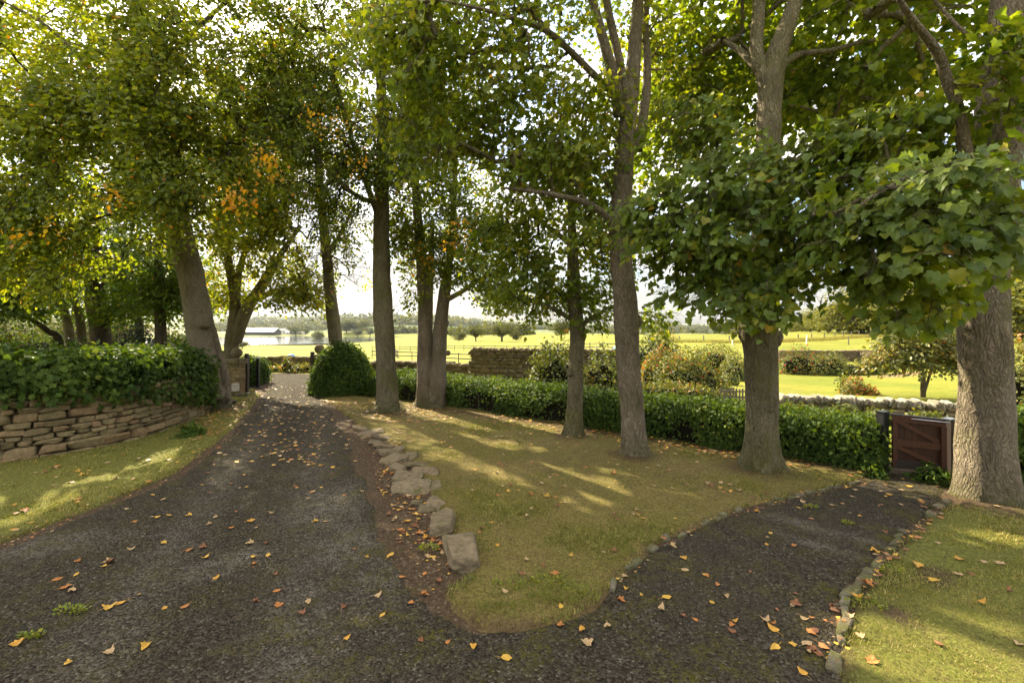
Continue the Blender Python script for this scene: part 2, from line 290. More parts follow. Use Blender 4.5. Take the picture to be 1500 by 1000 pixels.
WEAR = [(480, 740, .42, .75, .2, 1), (335, 826, .18, .4, -.9, .95), (510, 800, .4, .5, 0, .8), (75, 800, .5, .25, .5, .8), (425, 655, .4, .3, 0, .25), (560, 850, .3, .5, 0, .5), (1175, 770, .12, .45, .75, .8), (1195, 800, .08, .4, .75, .7), (1250, 790, .1, .35, .75, .6)]
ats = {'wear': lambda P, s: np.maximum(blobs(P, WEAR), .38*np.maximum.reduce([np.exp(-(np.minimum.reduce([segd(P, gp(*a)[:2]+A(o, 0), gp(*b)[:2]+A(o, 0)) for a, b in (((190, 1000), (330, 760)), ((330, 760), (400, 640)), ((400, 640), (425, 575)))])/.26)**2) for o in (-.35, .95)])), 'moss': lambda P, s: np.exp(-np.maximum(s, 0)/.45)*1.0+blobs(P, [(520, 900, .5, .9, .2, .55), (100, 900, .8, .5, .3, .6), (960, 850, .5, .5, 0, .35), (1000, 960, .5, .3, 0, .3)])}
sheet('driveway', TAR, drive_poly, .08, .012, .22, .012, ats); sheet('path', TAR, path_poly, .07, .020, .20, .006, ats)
TREEFEET = [(315, 600, .9), (565, 606, .8), (632, 596, .8), (840, 640, .5), (930, 670, .45), (1115, 692, .55), (1445, 740, .6)]
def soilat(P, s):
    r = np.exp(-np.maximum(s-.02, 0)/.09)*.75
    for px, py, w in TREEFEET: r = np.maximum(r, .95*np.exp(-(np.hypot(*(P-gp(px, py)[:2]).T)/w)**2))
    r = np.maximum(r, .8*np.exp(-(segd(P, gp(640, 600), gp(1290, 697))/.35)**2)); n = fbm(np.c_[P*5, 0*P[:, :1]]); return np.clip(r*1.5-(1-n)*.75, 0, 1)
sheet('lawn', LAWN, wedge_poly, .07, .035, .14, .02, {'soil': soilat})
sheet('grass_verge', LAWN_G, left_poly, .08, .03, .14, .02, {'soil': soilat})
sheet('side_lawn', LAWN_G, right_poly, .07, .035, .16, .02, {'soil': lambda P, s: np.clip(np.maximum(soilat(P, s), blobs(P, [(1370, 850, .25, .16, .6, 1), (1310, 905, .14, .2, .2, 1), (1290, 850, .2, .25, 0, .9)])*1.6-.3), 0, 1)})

def polar():
    th = np.radians(np.concatenate([np.arange(-180, -70, 6), np.arange(-70, 70.01, .8), np.arange(76, 180, 6)])); r = np.concatenate([[.4], np.geomspace(1, 60, 110), np.geomspace(62, 4300, 170)])
    R, T = np.meshgrid(r, th, indexing='ij'); X = R*np.sin(T); Y = R*np.cos(T); z = zf(X, Y); n = len(th); m = len(r)
    P = np.stack([X.ravel(), Y.ravel()], 1); i = np.arange(m-1)[:, None]*n; j = np.arange(n)[None]; k = (j+1) % n; f = np.stack([i+j, i+k, i+n+k, i+n+j], -1).reshape(-1, 4)
    zz = z.ravel(); sd_ = sdist(P, yard_poly); zz = np.where(sd_ > 0, np.minimum(zz, 0), zz)
    pad = np.maximum.reduce([np.exp(-(segd(P, gpt(a, b), gpt(c, d))/w)**4) for a, b, c, d, w in ((640, 535, 720, 552, 2), (690, 516, 900, 521, 1.6), (560, 527, 640, 529, 1.5), (1300, 552, 1345, 545, .8))])
    o = MB().add(np.c_[P, zz], f, pad*.8, True).build('ground', GROUND); tag(o, kind='structure')
    a = o.data.attributes.new('soil', 'FLOAT', 'POINT'); a.data.foreach_set('value', np.clip(sd_/.3+.5, 0, 1).astype(np.float32))
polar()
# lake
WATER = M('lake_water').set((.05, .06, .055), .08, .5); WATER.bump(WATER.noise(.5, 3, .6, WATER.mapping((.3, 1, 1))), .06, .3)
th = np.arange(60)*2*math.pi/60; o = MB().add(np.c_[-205+125*np.cos(th), 405+158*np.sin(th), np.full(60, -7.6)], [list(range(60))]).build('lake', WATER.m); tag(o, kind='structure')

# ================================================================== stones
def cubesphere(n):
    g = np.linspace(-1, 1, n+1); V = []; Fc = []; k = 0
    for ax in range(3):
        for sgn in (-1, 1):
            a, b = np.meshgrid(g, g, indexing='ij'); p = np.zeros((n+1, n+1, 3)); p[..., ax] = sgn; p[..., (ax+1) % 3] = a*(sgn); p[..., (ax+2) % 3] = b
            V.append(p.reshape(-1, 3)); i = (np.arange(n)[:, None]*(n+1)+np.arange(n)[None]).ravel()+k; Fc.append(np.stack([i, i+n+1, i+n+2, i+1], 1)); k += (n+1)**2
    V = np.concatenate(V); return V, np.concatenate(Fc)
CS = {n: cubesphere(n) for n in (3, 5, 8, 12)}
def rock(size, seed, n=8, rough=.10, chamfer=.5, pw=14.0):
    V, f = CS[n]; d = nrm(V*(.75+.25*np.abs(V))); r_ = np.random.default_rng(seed); ax = np.concatenate([np.eye(3), -np.eye(3)])+r_.normal(0, .10, (6, 3)); pl = nrm(ax); h = r_.uniform(.84, 1.0, 6)
    ex = nrm(r_.normal(0, 1, (7, 3))); pl = np.concatenate([pl, ex]); h = np.concatenate([h, r_.uniform(1.02, 1.35, 7)*(1.15-chamfer*.3)])
    q = np.clip(d @ pl.T, 1e-3, None)/h; r = 1/((q**pw).sum(1)**(1/pw)); p = d*r[:, None]
    p = p*(1+rough*(fbm(p*1.7+seed*3.1)-.5)[:, None]+rough*.4*(vnoise(p*6+seed)-.5)[:, None]); return p*np.array(size)/2, f
def rotz(v, a): c, s = math.cos(a), math.sin(a); return v @ np.array([[c, s, 0], [-s, c, 0], [0, 0, 1]])
def resample(pts, step):
    pts = np.array(pts, float); d = np.concatenate([[0], np.cumsum(np.linalg.norm(np.diff(pts, axis=0), axis=1))]); s = np.arange(0, d[-1], step); return np.stack([np.interp(s, d, pts[:, k]) for k in range(pts.shape[1])], 1), d[-1]
def wall_stones(mb, path, h, cmin, cmax, lmin, lmax, depth, seed, top=None, z0=None, n=5, rough=.13):
    r_ = np.random.default_rng(seed); fine, Ltot = resample(path, .02); z = -.04; row = 0
    while z < h:
        ch = r_.uniform(cmin, cmax)*(1.15-.35*z/h); s = -r_.uniform(0, lmin)
        while s < Ltot:
            l = r_.uniform(lmin, lmax)*(1.1-.3*z/h); i = int(np.clip((s+l/2)/.02, 1, len(fine)-2)); t = fine[min(i+5, len(fine)-1)]-fine[max(i-5, 0)]; a = math.atan2(t[1], t[0])
            hh = ch*r_.uniform(.90, 1.16); b = fine[i]; base = zf(b[:1], b[1:2])[0] if z0 is None else z0
            v, f = rock((l*1.05, depth*r_.uniform(.9, 1.15), hh*1.03), int(r_.integers(1e6)), n, rough, .35)
            v = v @ np.array([[1, 0, 0], [0, 1, 0], [r_.normal(0, .03), 0, 1]]); mb.add(rotz(v, a+r_.normal(0, .04))+A(b[0], b[1], base+z+ch/2), f, r_.random(), True); s += l
        z += ch; row += 1
    return mb
def wallcore(mb, path, h, w, z0=None):
    p, _ = resample(path, .3); T = nrm(np.gradient(p, axis=0)); N = np.stack([-T[:, 1], T[:, 0]], 1); v = []
    for q, nn in zip(p, N):
        b = zf(q[:1], q[1:2])[0] if z0 is None else z0
        v += [(*(q-nn*w/2), b-.2), (*(q-nn*w/2), b+h), (*(q+nn*w/2), b+h), (*(q+nn*w/2), b-.2)]
    m = len(p); f = []
    for i in range(m-1):
        for k in range(4): f.append([4*i+k, 4*i+(k+1) % 4, 4*i+4+(k+1) % 4, 4*i+4+k])
    f += [[0, 1, 2, 3], [4*m-4, 4*m-1, 4*m-2, 4*m-3]]; return mb.add(v, f)
JOINT = flat('wall_joint_earth', (.05, .04, .026), 1, .05, .5, 20)
# front dry stone wall under the ivy
front_wall = [tuple(gp(*q)[:2]) for q in ((-420, 700), (-150, 690), (0, 678), (100, 664), (180, 648), (240, 629), (280, 613))]+[(-7.75, 11.9)]
o = wall_stones(MB(), front_wall, 1.0, .075, .165, .12, .46, .30, 3, z0=0, n=8, rough=.2).build('dry_stone_wall', ST_WALL)
tag(o, 'rough buff sandstone dry wall beside the green verge, its top hidden under ivy', 'wall')
wallcore(MB(), [(p[0]-.12, p[1]+.03) for p in front_wall], 1.0, .3, 0).build('wall_core', JOINT, o)

# border stones along the drive
BS = [(675, 818, .30, .60, .19, .27, 'largest flat topped block, at the tip of the stone border beside the drive'), (648, 772, .25, .50, .17, .03, 'long rectangular mossy block touching the largest block of the border'),
      (604, 719, .50, .30, .14, .35, 'wide wedge shaped slab lying tilted halfway along the stone border'), (597, 702, .38, .26, .12, .1, 'flat pale slab just behind the wide tilted wedge slab'),
      (624, 749, .16, .14, .10, .2, 'small orange tinted stone between the long block and the tilted slab'), (637, 741, .2, .2, .09, .9, 'low half buried stone against the top of the long mossy block'), (611, 738, .12, .1, .07, .3, 'fist sized stone fallen in front of the tilted slab'),
      (583, 691, .26, .16, .15, -.2, 'upright brown pointed stone at the drive side of the border'), (620, 694, .36, .18, .10, .2, 'dark thin slab on the lawn side behind the tilted wedge slab'), (637, 716, .15, .2, .10, .4, 'short stone half sunk in the grass beside the tilted slab'), (635, 697, .15, .13, .09, .1, 'small knobbly stone at the lawn end of the dark thin slab'),
      (611, 684, .4, .14, .1, .2, 'narrow bluish grey stone lying across the middle of the border'), (579, 676, .40, .3, .13, .7, 'broad rough stone leaning towards the drive in the middle of the border'), (600, 673, .28, .22, .12, .2, 'rounded brown stone beside the broad rough leaning stone'), (584, 661, .16, .16, .11, .3, 'small round stone at the lawn edge past the leaning stone'),
      (569, 664, .36, .16, .1, .4, 'long thin stone on the drive side past the leaning stone'), (562, 656, .34, .18, .11, .3, 'grey ridged stone in the upper border with leaves around it'), (561, 643, .44, .16, .11, .1, 'mossy low stone where the border meets the sunny grass'), (545, 636, .5, .24, .12, .3, 'pale sunlit flat stone near the far end of the border'), (528, 630, .36, .14, .10, .1, 'last stone at the far end of the border nearest the gates'), (551, 650, .26, .14, .09, .5, 'dull stone just below the pale sunlit flat stone'),
      (536, 641, .22, .14, .07, .2, 'small chip on the drive side of the pale sunlit stone'), (591, 650, .14, .12, .06, .2, 'lone pebble like stone sunk in the lawn beside the border')]
for k, (px, py, l, w, h, a, lab) in enumerate(BS):
    c = gp(px, py); v, f = rock((l*(1 if k < 2 else 1.12), w*(1 if k < 2 else 1.15), h*(1.05 if k < 2 else .85)), 400+k*7, 12 if py > 650 else 8, .2, 1.0, 18); tl = random.uniform(-.10, .10) if k < 2 else random.uniform(-.28, .22); t2 = .06 if k < 2 else random.uniform(-.05, .3); v = v @ np.array([[1, 0, tl], [0, 1, t2], [-tl, -t2, 1]])
    o = MB().add(rotz(v, a if k < 2 else a+random.uniform(-.2, .2)), f, random.random()*(.6 if k < 2 else 1), True).build('border_stone', ST_SLAB); o.location = (c[0], c[1], h*(.30 if k < 2 else .24)); tag(o, lab, 'stone', 'loose stones edging the drive')
ORD = 'nearest second third fourth fifth sixth seventh eighth ninth tenth eleventh twelfth thirteenth fourteenth fifteenth sixteenth seventeenth eighteenth nineteenth twentieth'.split()+['twenty-'+q for q in 'first second third fourth fifth sixth seventh eighth ninth'.split()]+['thirtieth']+['thirty-'+q for q in 'first second third fourth fifth sixth seventh eighth ninth'.split()]+['fortieth']+['forty-'+q for q in 'first second third fourth fifth sixth seventh eighth ninth'.split()]+['fiftieth']
def kerb(line, lo, hi, gap, side, group, seed, size):
    p, L = resample([gp(*q)[:2] for q in line], .02); r_ = np.random.default_rng(seed); s = .05; k = 0; out = []
    while s < L-.1:
        l = r_.uniform(lo, hi); i = min(int((s+l/2)/.02), len(p)-2); t = p[min(i+4, len(p)-1)]-p[max(i-4, 0)]; a = math.atan2(t[1], t[0])
        if r_.random() > gap: out.append((p[i]+r_.normal(0, .015, 2), l*r_.uniform(.8, 1.15), a+r_.normal(0, .15)))
        s += l*.98
    for k, (q, l, a) in enumerate(out[::-1]):
        h = size*r_.uniform(.6, 1.3); v, f = rock((l, h*1.15, h*1.3), int(r_.integers(1e6)), 8 if q[1] < 5.5 else 5, .2, .7); o = MB().add(rotz(v, a), f, r_.random(), True).build('kerb_stone', ST_KERB); o.location = (q[0], q[1], .006)
        tag(o, (ORD[k] if k else 'first')+' kerb stone from the gate along '+side, 'kerb stone', group)
kerb(PATH_R[::-1], .10, .26, .22, 'the outer path edge', 'kerb stones on the trunk side of the path', 5, .072)
kerb(PATH_L, .08, .19, .38, 'the lawn wedge edge of the path', 'kerb stones on the lawn wedge side of the path', 6, .052)

# ================================================================== leaves
def tpl(half, fold=.12, droop=.15, fan=None):
    pts = [A(0, half[0][1], 0)]+[A(x, y, 0) for x, y in half[1:-1]]+[A(0, half[-1][1], 0)]+[A(-x, y, 0) for x, y in half[1:-1][::-1]]
    P = np.array(pts); n = len(P)
    if fan is None:                  # two folded quads from 6 outline points
        f = [[0, 1, 2, 3], [0, 3, 4, 5]]
    else:
        P = np.concatenate([P, [[0, fan, 0]]]); f = [[k, (k+1) % n, n] for k in range(n)]
    P[:, 2] = fold*np.abs(P[:, 0])-droop*P[:, 1]**2; return P, np.array(f)
T_OVAL = tpl([(0, 0), (.36, .22), (.30, .68), (0, 1.05)])
T_MAPLE = tpl([(0, .03), (.22, -.09), (.50, .02), (.41, .20), (.60, .50), (.37, .54), (.27, .73), (0, 1.0)], .16, .25, .36)
T_MAPLE5 = tpl([(0, .0), (.42, .0), (.36, .26), (.56, .56), (.24, .62), (0, 1.0)], .18, .2, .34)
T_IVY = tpl([(0, .06), (.34, -.06), (.46, .22), (.26, .45), (0, 1.0)], .15, .12, .3)
def leaves(mb, T, pos, tip, normal, size, tint):
    P, f = T; n = len(pos); y = nrm(tip); x = nrm(np.cross(y, normal)); z = np.cross(x, y); S = np.asarray(size)[:, None, None]
    wx = (.78+.34*np.random.default_rng(n).random(n))[:, None, None]; v = pos[:, None]+S*(P[None, :, :1]*wx*x[:, None]+P[None, :, 1:2]*y[:, None]+P[None, :, 2:]*z[:, None])
    ff = (f[None]+(np.arange(n)*len(P))[:, None, None]).reshape(-1, f.shape[1]); mb.add(v.reshape(-1, 3), ff, np.repeat(tint, len(P)))
# sunlit patches on the ground: gaps through the canopy along the sun's direction
GAPS = [((520, 640), (700, 690), .16), ((600, 622), (790, 662), .13), ((690, 688), (860, 735), .16), ((560, 614), (680, 640), .10), ((640, 655), (780, 700), .10), ((405, 629), (470, 632), .10), ((395, 611), (430, 609), .08), ((150, 700), (230, 675), .12),
        ((1290, 945), (1500, 985), .18), ((1420, 800), (1500, 790), .12), ((1330, 905), (1500, 930), .10), ((640, 600), (760, 625), .10), ((740, 622), (830, 640), .10), ((880, 690), (960, 705), .08), ((1000, 640), (1100, 665), .08), ((950, 720), (1050, 735), .08), ((350, 650), (300, 690), .10), ((20, 770), (90, 735), .10)]
GAPSEG = [(gp(*a)[:2], gp(*b)[:2], w*1.45+.03) for a, b, w in GAPS]
BROAD = [(gp(*a)[:2], gp(*b)[:2], w) for a, b, w in (((535, 618), (700, 662), .75), ((640, 650), (860, 728), .62), ((600, 606), (820, 638), .5), ((1300, 960), (1500, 990), .4), ((0, 740), (150, 690), .45), ((340, 650), (370, 610), .3))]
def gapmask(p, big=False):
    g = p-SUN*(p[:, 2:]/SUN[2]); keep = np.ones(len(p), bool)
    n = (fbm(np.c_[g[:, :2]*2.2, 0*g[:, :1]], 2)-.5)*.22; al = g[:, 0]*.62-g[:, 1]*.78; ac = g[:, 0]*.78+g[:, 1]*.62; br = fbm(np.c_[al*.7, ac*2.9, 0*al+4], 3)
    for a, b, w in (BROAD[:4] if big else BROAD): keep &= ~((segd(g[:, :2], a, b)+n*2 < w) & (br > .34))
    for a, b, w in ([] if big else GAPSEG): keep &= segd(g[:, :2], a, b)+n > w
    return keep
def leafy(mb, T, centers, out, R, per, size, tint, seed, flat_=.17, droop=.5, face=0., lift=.5, rnd=.42, gapkeep=0.):
    r_ = np.random.default_rng(seed); n = len(centers); c = np.repeat(centers, per, 0); o = np.repeat(out, per, 0); N = len(c)
    dn = nrm(o*.55+A(0, 0, .9)+np.repeat(r_.normal(0, .25, (n, 3)), per, 0)); e1 = nrm(np.cross(dn, r_.normal(0, 1, (N, 3)))); rr = R*np.sqrt(r_.random(N))*np.repeat(r_.uniform(.7, 1.25, n), per)
    p = c+e1*rr[:, None]+dn*(r_.normal(0, flat_*R, N)-.35*rr**2/R)[:, None]
    tip = nrm(e1*.7+o*.5+r_.normal(0, .4, (N, 3)))-A(0, 0, droop); nm_ = dn*lift+o*face+r_.normal(0, rnd, (N, 3))
    t = np.repeat(tint+r_.normal(0, .13, n), per)+r_.normal(0, .14, N); odd = r_.random(N) < .012; t = np.where(odd, r_.uniform(.85, 1, N), np.clip(t, 0, .86))
    sz = size*r_.uniform(.5, 1.25, N); k = gapmask(p, gapkeep > 0) & (p[:, 2] > .15); leaves(mb, T, p[k], tip[k], nm_[k], sz[k], t[k])
    return dn
def smooth_path(P, k=6):
    P = np.array(P, float); m = len(P); t = np.arange(m); tt = np.linspace(0, m-1, (m-1)*k+1); out = []
    for q in tt:
        i = min(int(q), m-2); f = q-i; p0, p1, p2, p3 = P[max(i-1, 0)], P[i], P[i+1], P[min(i+2, m-1)]
        out.append(.5*((2*p1)+(-p0+p2)*f+(2*p0-5*p1+4*p2-p3)*f*f+(-p0+3*p1-3*p2+p3)*f**3))
    return np.array(out)
def trunk_tube(mb, P, R, n, seed, flare=0., rough=.15):
    P = np.array(P); pts = P; m = len(pts); T = nrm(np.gradient(pts, axis=0)); sd = nrm(np.cross(T, A(.05, 1, .05))); u = np.cross(sd, T); th = np.arange(n)*2*math.pi/n
    h = np.concatenate([[0], np.cumsum(np.linalg.norm(np.diff(pts, axis=0), axis=1))]); dirs = np.cos(th)[None, :, None]*sd[:, None]+np.sin(th)[None, :, None]*u[:, None]
    q = np.stack([np.cos(th)[None]*1.3+0*h[:, None], np.sin(th)[None]*1.3+0*h[:, None], h[:, None]*.9+0*th[None]], -1)+seed*7.7
    q2 = np.stack([np.cos(th)[None]*3.2+0*h[:, None], np.sin(th)[None]*3.2+0*h[:, None], h[:, None]*2.6+0*th[None]], -1)+seed*3.1
    rad = R[:, None]*(1+rough*2.4*(fbm(q)-.5)+rough*1.1*(vnoise(q2)-.5))
    if flare:
        lob = .5+.5*np.cos(th*5+seed)+.35*np.cos(th*3+2*seed); rad = rad*(1+flare*np.exp(-h/.13)[:, None]*(.2+.6*np.clip(lob, 0, 2))[None]+flare*np.exp(-h/.5)[:, None]*(.1+.22*np.clip(lob, 0, 2))[None])
    v = pts[:, None]+rad[..., None]*dirs; i = np.arange(m-1)[:, None]*n; j = np.arange(n)[None]; k = (j+1) % n
    mb.add(v.reshape(-1, 3), np.stack([i+j, i+k, i+n+k, i+n+j], -1).reshape(-1, 4), .5, True)
def tree(name, label, Y, paths, blobs_, leaf, bark_, seed, group=None, cat='tree', flare=.9, base=None, minpy=None, face=0., gmat=None, knots=(), sub='crown', drop=.5, autumn=()):
    """paths: pixel polylines (px, py, width_px[, metres nearer/farther]); first is the stem. blobs_: (px, py, rx_px, ry_px, Y, depth_m, sprays)"""
    r_ = np.random.default_rng(seed); T, size, per, R, tint, gm = leaf
    root = thing(name, label, cat, onground(A((paths[0][0][0]-CX)/F*Y, Y)) if base is None else base, group); tm = MB(); nodes = []
    for k, pth in enumerate(paths):
        P = np.array([at(q[0], q[1], Y+(q[3] if len(q) > 3 else 0)) for q in pth]); W = np.array([q[2]/2/F*(Y+(q[3] if len(q) > 3 else 0))*math.cos(math.atan((q[0]-CX)/F)) for q in pth])
        if k == 0 or flare and pth[0][1] > HY+60: P[0] = onground(P[0]); P = np.concatenate([[P[0]-A(0, 0, .12)], P]); W = np.concatenate([W[:1], W])
        kk = max(2, int(np.linalg.norm(P[-1]-P[0])/max(len(P)-1, 1)/.14)); S = smooth_path(P, kk); Rr = np.interp(np.linspace(0, 1, len(S)), np.linspace(0, 1, len(W)), W)
        trunk_tube(tm, S, Rr, 22 if Y < 13 and k == 0 else 12, seed+k, flare if (k == 0 or pth[0][1] > HY+60) else 0)
        for s, r in zip(S[::3], Rr[::3]): 
            if s[2] > (1.2 if minpy is None else H+(HY-minpy)/F*Y): nodes.append((s, r))
        if k > 0 or len(paths) == 1: pass
    for (px, py, w, dy) in knots:    # healed branch stubs and burrs on the stem
        c = at(px, py, Y+dy); v, f = rock((w/F*Y, w/F*Y, w/F*Y*1.2), int(px), 8, .35, .8, 3.0); tm.add(v+c, f, .5, True)
    tm.build('trunk', bark_, root)
    # sprays joined to the nearest wood: a branching system with pipe-model thickness
    cs = []
    for (px, py, rx, ry, yb, dd, n) in blobs_:
        c = at(px, py, yb); u = nrm(r_.normal(0, 1, (n, 3)))*(r_.random((n, 1))**(1/2.4)); q = c+u*A(rx/F*yb, dd, ry/F*yb); cs.append(q)
    cs = np.concatenate(cs); cs = cs[cs[:, 2] > .9]; cs = cs[gapmask(cs) | (Y > 13)]
    npos = np.array([q[0] for q in nodes]); nr = [q[1] for q in nodes]; d0 = np.array([np.min(np.linalg.norm(npos-c, axis=1)) for c in cs]); order = np.argsort(d0)
    pos = [*npos]; par = [-1]*len(pos); cnt = [0]*len(pos); arr = np.zeros((len(pos)+3*len(cs)+5, 3)); arr[:len(pos)] = npos; m = len(pos); m0 = m; spray_node = []; ax = npos.mean(0)
    pen = np.zeros(len(arr))
    for i in order:
        c = cs[i]; d = np.linalg.norm(arr[:m]-c, axis=1)+pen[:m]+np.where(arr[:m, 2] > c[2]+.6, .5, 0); j = int(np.argmin(d)); L = np.linalg.norm(c-arr[j])
        last = j; q = 2 if L > .5 else 1
        for s in range(1, q+1):
            p = arr[j]+(c-arr[j])*s/q
            if s < q: p = p+r_.normal(0, .08*L, 3)+A(0, 0, .06*L)
            arr[m] = p; par.append(last); cnt.append(0); pen[m] = .05; last = m; m += 1
        k = last
        while k >= m0: cnt[k] += 1; k = par[k]
    bm = MB(); segs = []
    fat = np.minimum(.0045*np.maximum(np.array(cnt), 1)**.52, .11)
    for k in range(m0, m):
        j = par[k]; a = arr[j]; b = arr[k]; mid = (a+b)/2+r_.normal(0, .05*np.linalg.norm(b-a), 3); r0 = min(fat[k]*1.1, fat[j] if j >= m0 else .2); bm.tube([a, mid, b], [r0, (r0+fat[k])/2, fat[k]], 5 if fat[k] > .012 else 3, cap=False)
    out = nrm((cs-ax)*A(1, 1, .35)); out = nrm(out+A(0, 0, .05))
    # fine twigs in each spray
    for c, o in zip(cs, out):
        for q in range(3):
            e = nrm(o+r_.normal(0, .7, 3)*A(1, 1, .4)-A(0, 0, .12)); bm.tube([c, c+e*R*.5+A(0, 0, .02), c+e*R*.95-A(0, 0, .05)], [.005, .0035, .002], 3, cap=False)
    bm.build('branches', TWIG if Y > 9 else BARK_MOSS, root)
    for (px, py, r, yb, n) in autumn:
        c = at(px, py, yb); q = c+r_.normal(0, 1, (n, 3))*A(r/F*yb, .25, r/F*yb*.8); om = MB(); P = np.repeat(q, 14, 0)+r_.normal(0, .12, (n*14, 3)); leaves(om, T, P, r_.normal(0, .5, P.shape)-A(0, 0, .5), r_.normal(0, .4, P.shape)+A(0, 0, .8), size*r_.uniform(.7, 1.15, len(P)), r_.uniform(.885, .955, len(P))); oo = om.build('autumn_foliage', gm, root); oo['label'] = 'spray of leaves turned bright orange'
    lm = MB(); leafy(lm, T, cs, out, R, per, size, tint, seed+5, face=face, droop=drop, gapkeep=.55 if Y > 13 else 0, **({'lift': .85, 'rnd': .30} if face else {})); lm.build(sub, gm, root)
    return root

def cover(pts, nrmls, n_per, size, T, gm, seed, tint, mb=None, down=.7, nz=.45, jit=.05):
    mb = mb or MB(); r_ = np.random.default_rng(seed); p = np.repeat(pts, n_per, 0); n = np.repeat(nrmls, n_per, 0); N = len(p)
    t3 = nrm(np.cross(n, A(.2, .3, .9))+r_.normal(0, .4, (N, 3))); p = p+r_.normal(0, jit, (N, 3))+n*r_.normal(.0, jit*.8, N)[:, None]
    tip = A(0, 0, -down)+t3*r_.choice([-1, 1], N)[:, None]*.5+n*.3+r_.normal(0, .3, (N, 3)); t = np.clip(tint+r_.normal(0, .16, N)+.28*(fbm(p*1.6, 2)-.5)*2, 0, 1)
    leaves(mb, T, p, tip, n+A(0, 0, .25)+r_.normal(0, nz, (N, 3)), size*r_.uniform(.55, 1.25, N), t); return mb
def swept(path, prof, step=.06):     # prof(s in 0..1) -> closed half outline [(offset across, height)...]
    p, L = resample([(*q[:2],) for q in path], step); T = nrm(np.gradient(p, axis=0)); N = np.stack([-T[:, 1], T[:, 0]], 1); return p, T, N, L
def hedge(name, label, path, W, zl, zh, leafsize, n_per_m2, seed, tint, group=None, T=T_IVY, cat='hedge', bulge=.10, thin=None, ends=True, gm=None, jit=.05):
    """path: the front (camera side) foot line; W(s) thickness, zl(s)/zh(s) foot and top heights above ground"""
    r_ = np.random.default_rng(seed); p, L = resample([q[:2] for q in path], .05); Tn = nrm(np.gradient(p, axis=0)); Nn = np.stack([-Tn[:, 1], Tn[:, 0]], 1); m = len(p)
    if (Nn.mean(0) @ p.mean(0)) < 0: Nn = -Nn                                       # away from the camera
    S = np.linspace(0, 1, m); w = np.array([W(s) for s in S]); lo = np.array([zl(s) for s in S]); hi = np.array([zh(s) for s in S]); g = zf(p[:, 0], p[:, 1])
    if ends: e = np.clip(np.minimum(S, 1-S)*L/.35, 0, 1); e = np.sqrt(1-(1-e)**2)*.9+.1; hi = lo+(hi-lo)*(.72+.28*e)
    else: e = np.ones(m)
    nb = 40; th = np.linspace(0, 1, nb); px_ = []                                  # front face, rounded top, back face
    def surf(i, a, shrink=0.0):
        ww = w[i]*(e[i]*.35+.65)-shrink*2; hh = hi[i]-lo[i]-shrink; per_ = 2*hh+ww; d = a*per_; x = np.where(d < hh, 0, np.where(d < hh+ww, d-hh, ww)); z = np.where(d < hh, d, np.where(d < hh+ww, hh, hh-(d-hh-ww)))
        c = .16*min(1, 1); x2 = np.clip(x, 0, ww); k1 = np.clip(1-(hh-z)/c, 0, 1)*np.clip(1-x2/c, 0, 1); k2 = np.clip(1-(hh-z)/c, 0, 1)*np.clip(1-(ww-x2)/c, 0, 1)
        z = z-c*.35*(k1+k2); x = x+c*.3*k1-c*.3*k2
        nx = np.where(d < hh, -1.0, np.where(d < hh+ww, 0, 1.0)); nz = np.where((d >= hh) & (d < hh+ww), 1.0, 0.1); return x+shrink, z, nx, nz
    area = L*(2*np.mean(hi-lo)+np.mean(w)); N = int(area*n_per_m2); i = r_.integers(0, m, N); a = r_.random(N); P3 = np.zeros((N, 3)); NN = np.zeros((N, 3))
    ww = w[i]*(e[i]*.35+.65); hh = hi[i]-lo[i]; per_ = 2*hh+ww; d = a*per_; x = np.where(d < hh, 0, np.where(d < hh+ww, d-hh, ww)); z = np.where(d < hh, d, np.where(d < hh+ww, hh, hh-(d-hh-ww)))
    c = .2; kt = np.clip(1-(hh-z)/c, 0, 1); k1 = kt*np.clip(1-x/c, 0, 1); k2 = kt*np.clip(1-(ww-x)/c, 0, 1); z = z-c*.4*(k1+k2); x = x+c*.35*(k1-k2)
    nx = np.where(d < hh, -1.0, np.where(d < hh+ww, 0, 1.0))-k1*.6+k2*.6; nzv = np.where((d >= hh) & (d < hh+ww), 1.0, .12)+.6*(k1+k2)
    b = p[i]; q = np.c_[b+Nn[i]*x[:, None], g[i]+lo[i]+z]; NN = nrm(np.c_[Nn[i]*nx[:, None], nzv]); q = q+NN*((fbm(q*2.3, 2)-.5)*2*bulge)[:, None]
    ends_n = 0
    if ends:
        for idx, sg in ((0, -1), (m-1, 1)):
            n2 = int((hi[idx]-lo[idx])*w[idx]*n_per_m2); xx = r_.random(n2)*w[idx]*.65; zz = r_.random(n2)*(hi[idx]-lo[idx]); q2 = np.c_[p[idx]+Nn[idx]*xx[:, None]+Tn[idx]*sg*.04, g[idx]+lo[idx]+zz]; q = np.concatenate([q, q2]); NN = np.concatenate([NN, np.repeat([[*(Tn[idx]*sg), .1]], n2, 0)])
    if thin is not None: kp = thin(q, r_); q = q[kp]; NN = NN[kp]
    root = thing(name, label, cat, A(*p[m//2], g[m//2]), group)
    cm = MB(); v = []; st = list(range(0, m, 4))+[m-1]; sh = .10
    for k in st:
        ww_ = w[k]*(e[k]*.35+.65); v += [(*(p[k]+Nn[k]*sh), g[k]+lo[k]-(.1 if lo[k] < .05 else -.06)), (*(p[k]+Nn[k]*sh), g[k]+hi[k]-sh*1.6), (*(p[k]+Nn[k]*sh*2), g[k]+hi[k]-sh), (*(p[k]+Nn[k]*(ww_-2*sh)), g[k]+hi[k]-sh), (*(p[k]+Nn[k]*(ww_-sh)), g[k]+hi[k]-sh*1.6), (*(p[k]+Nn[k]*(ww_-sh)), g[k]+lo[k]-(.1 if lo[k] < .05 else -.06))]
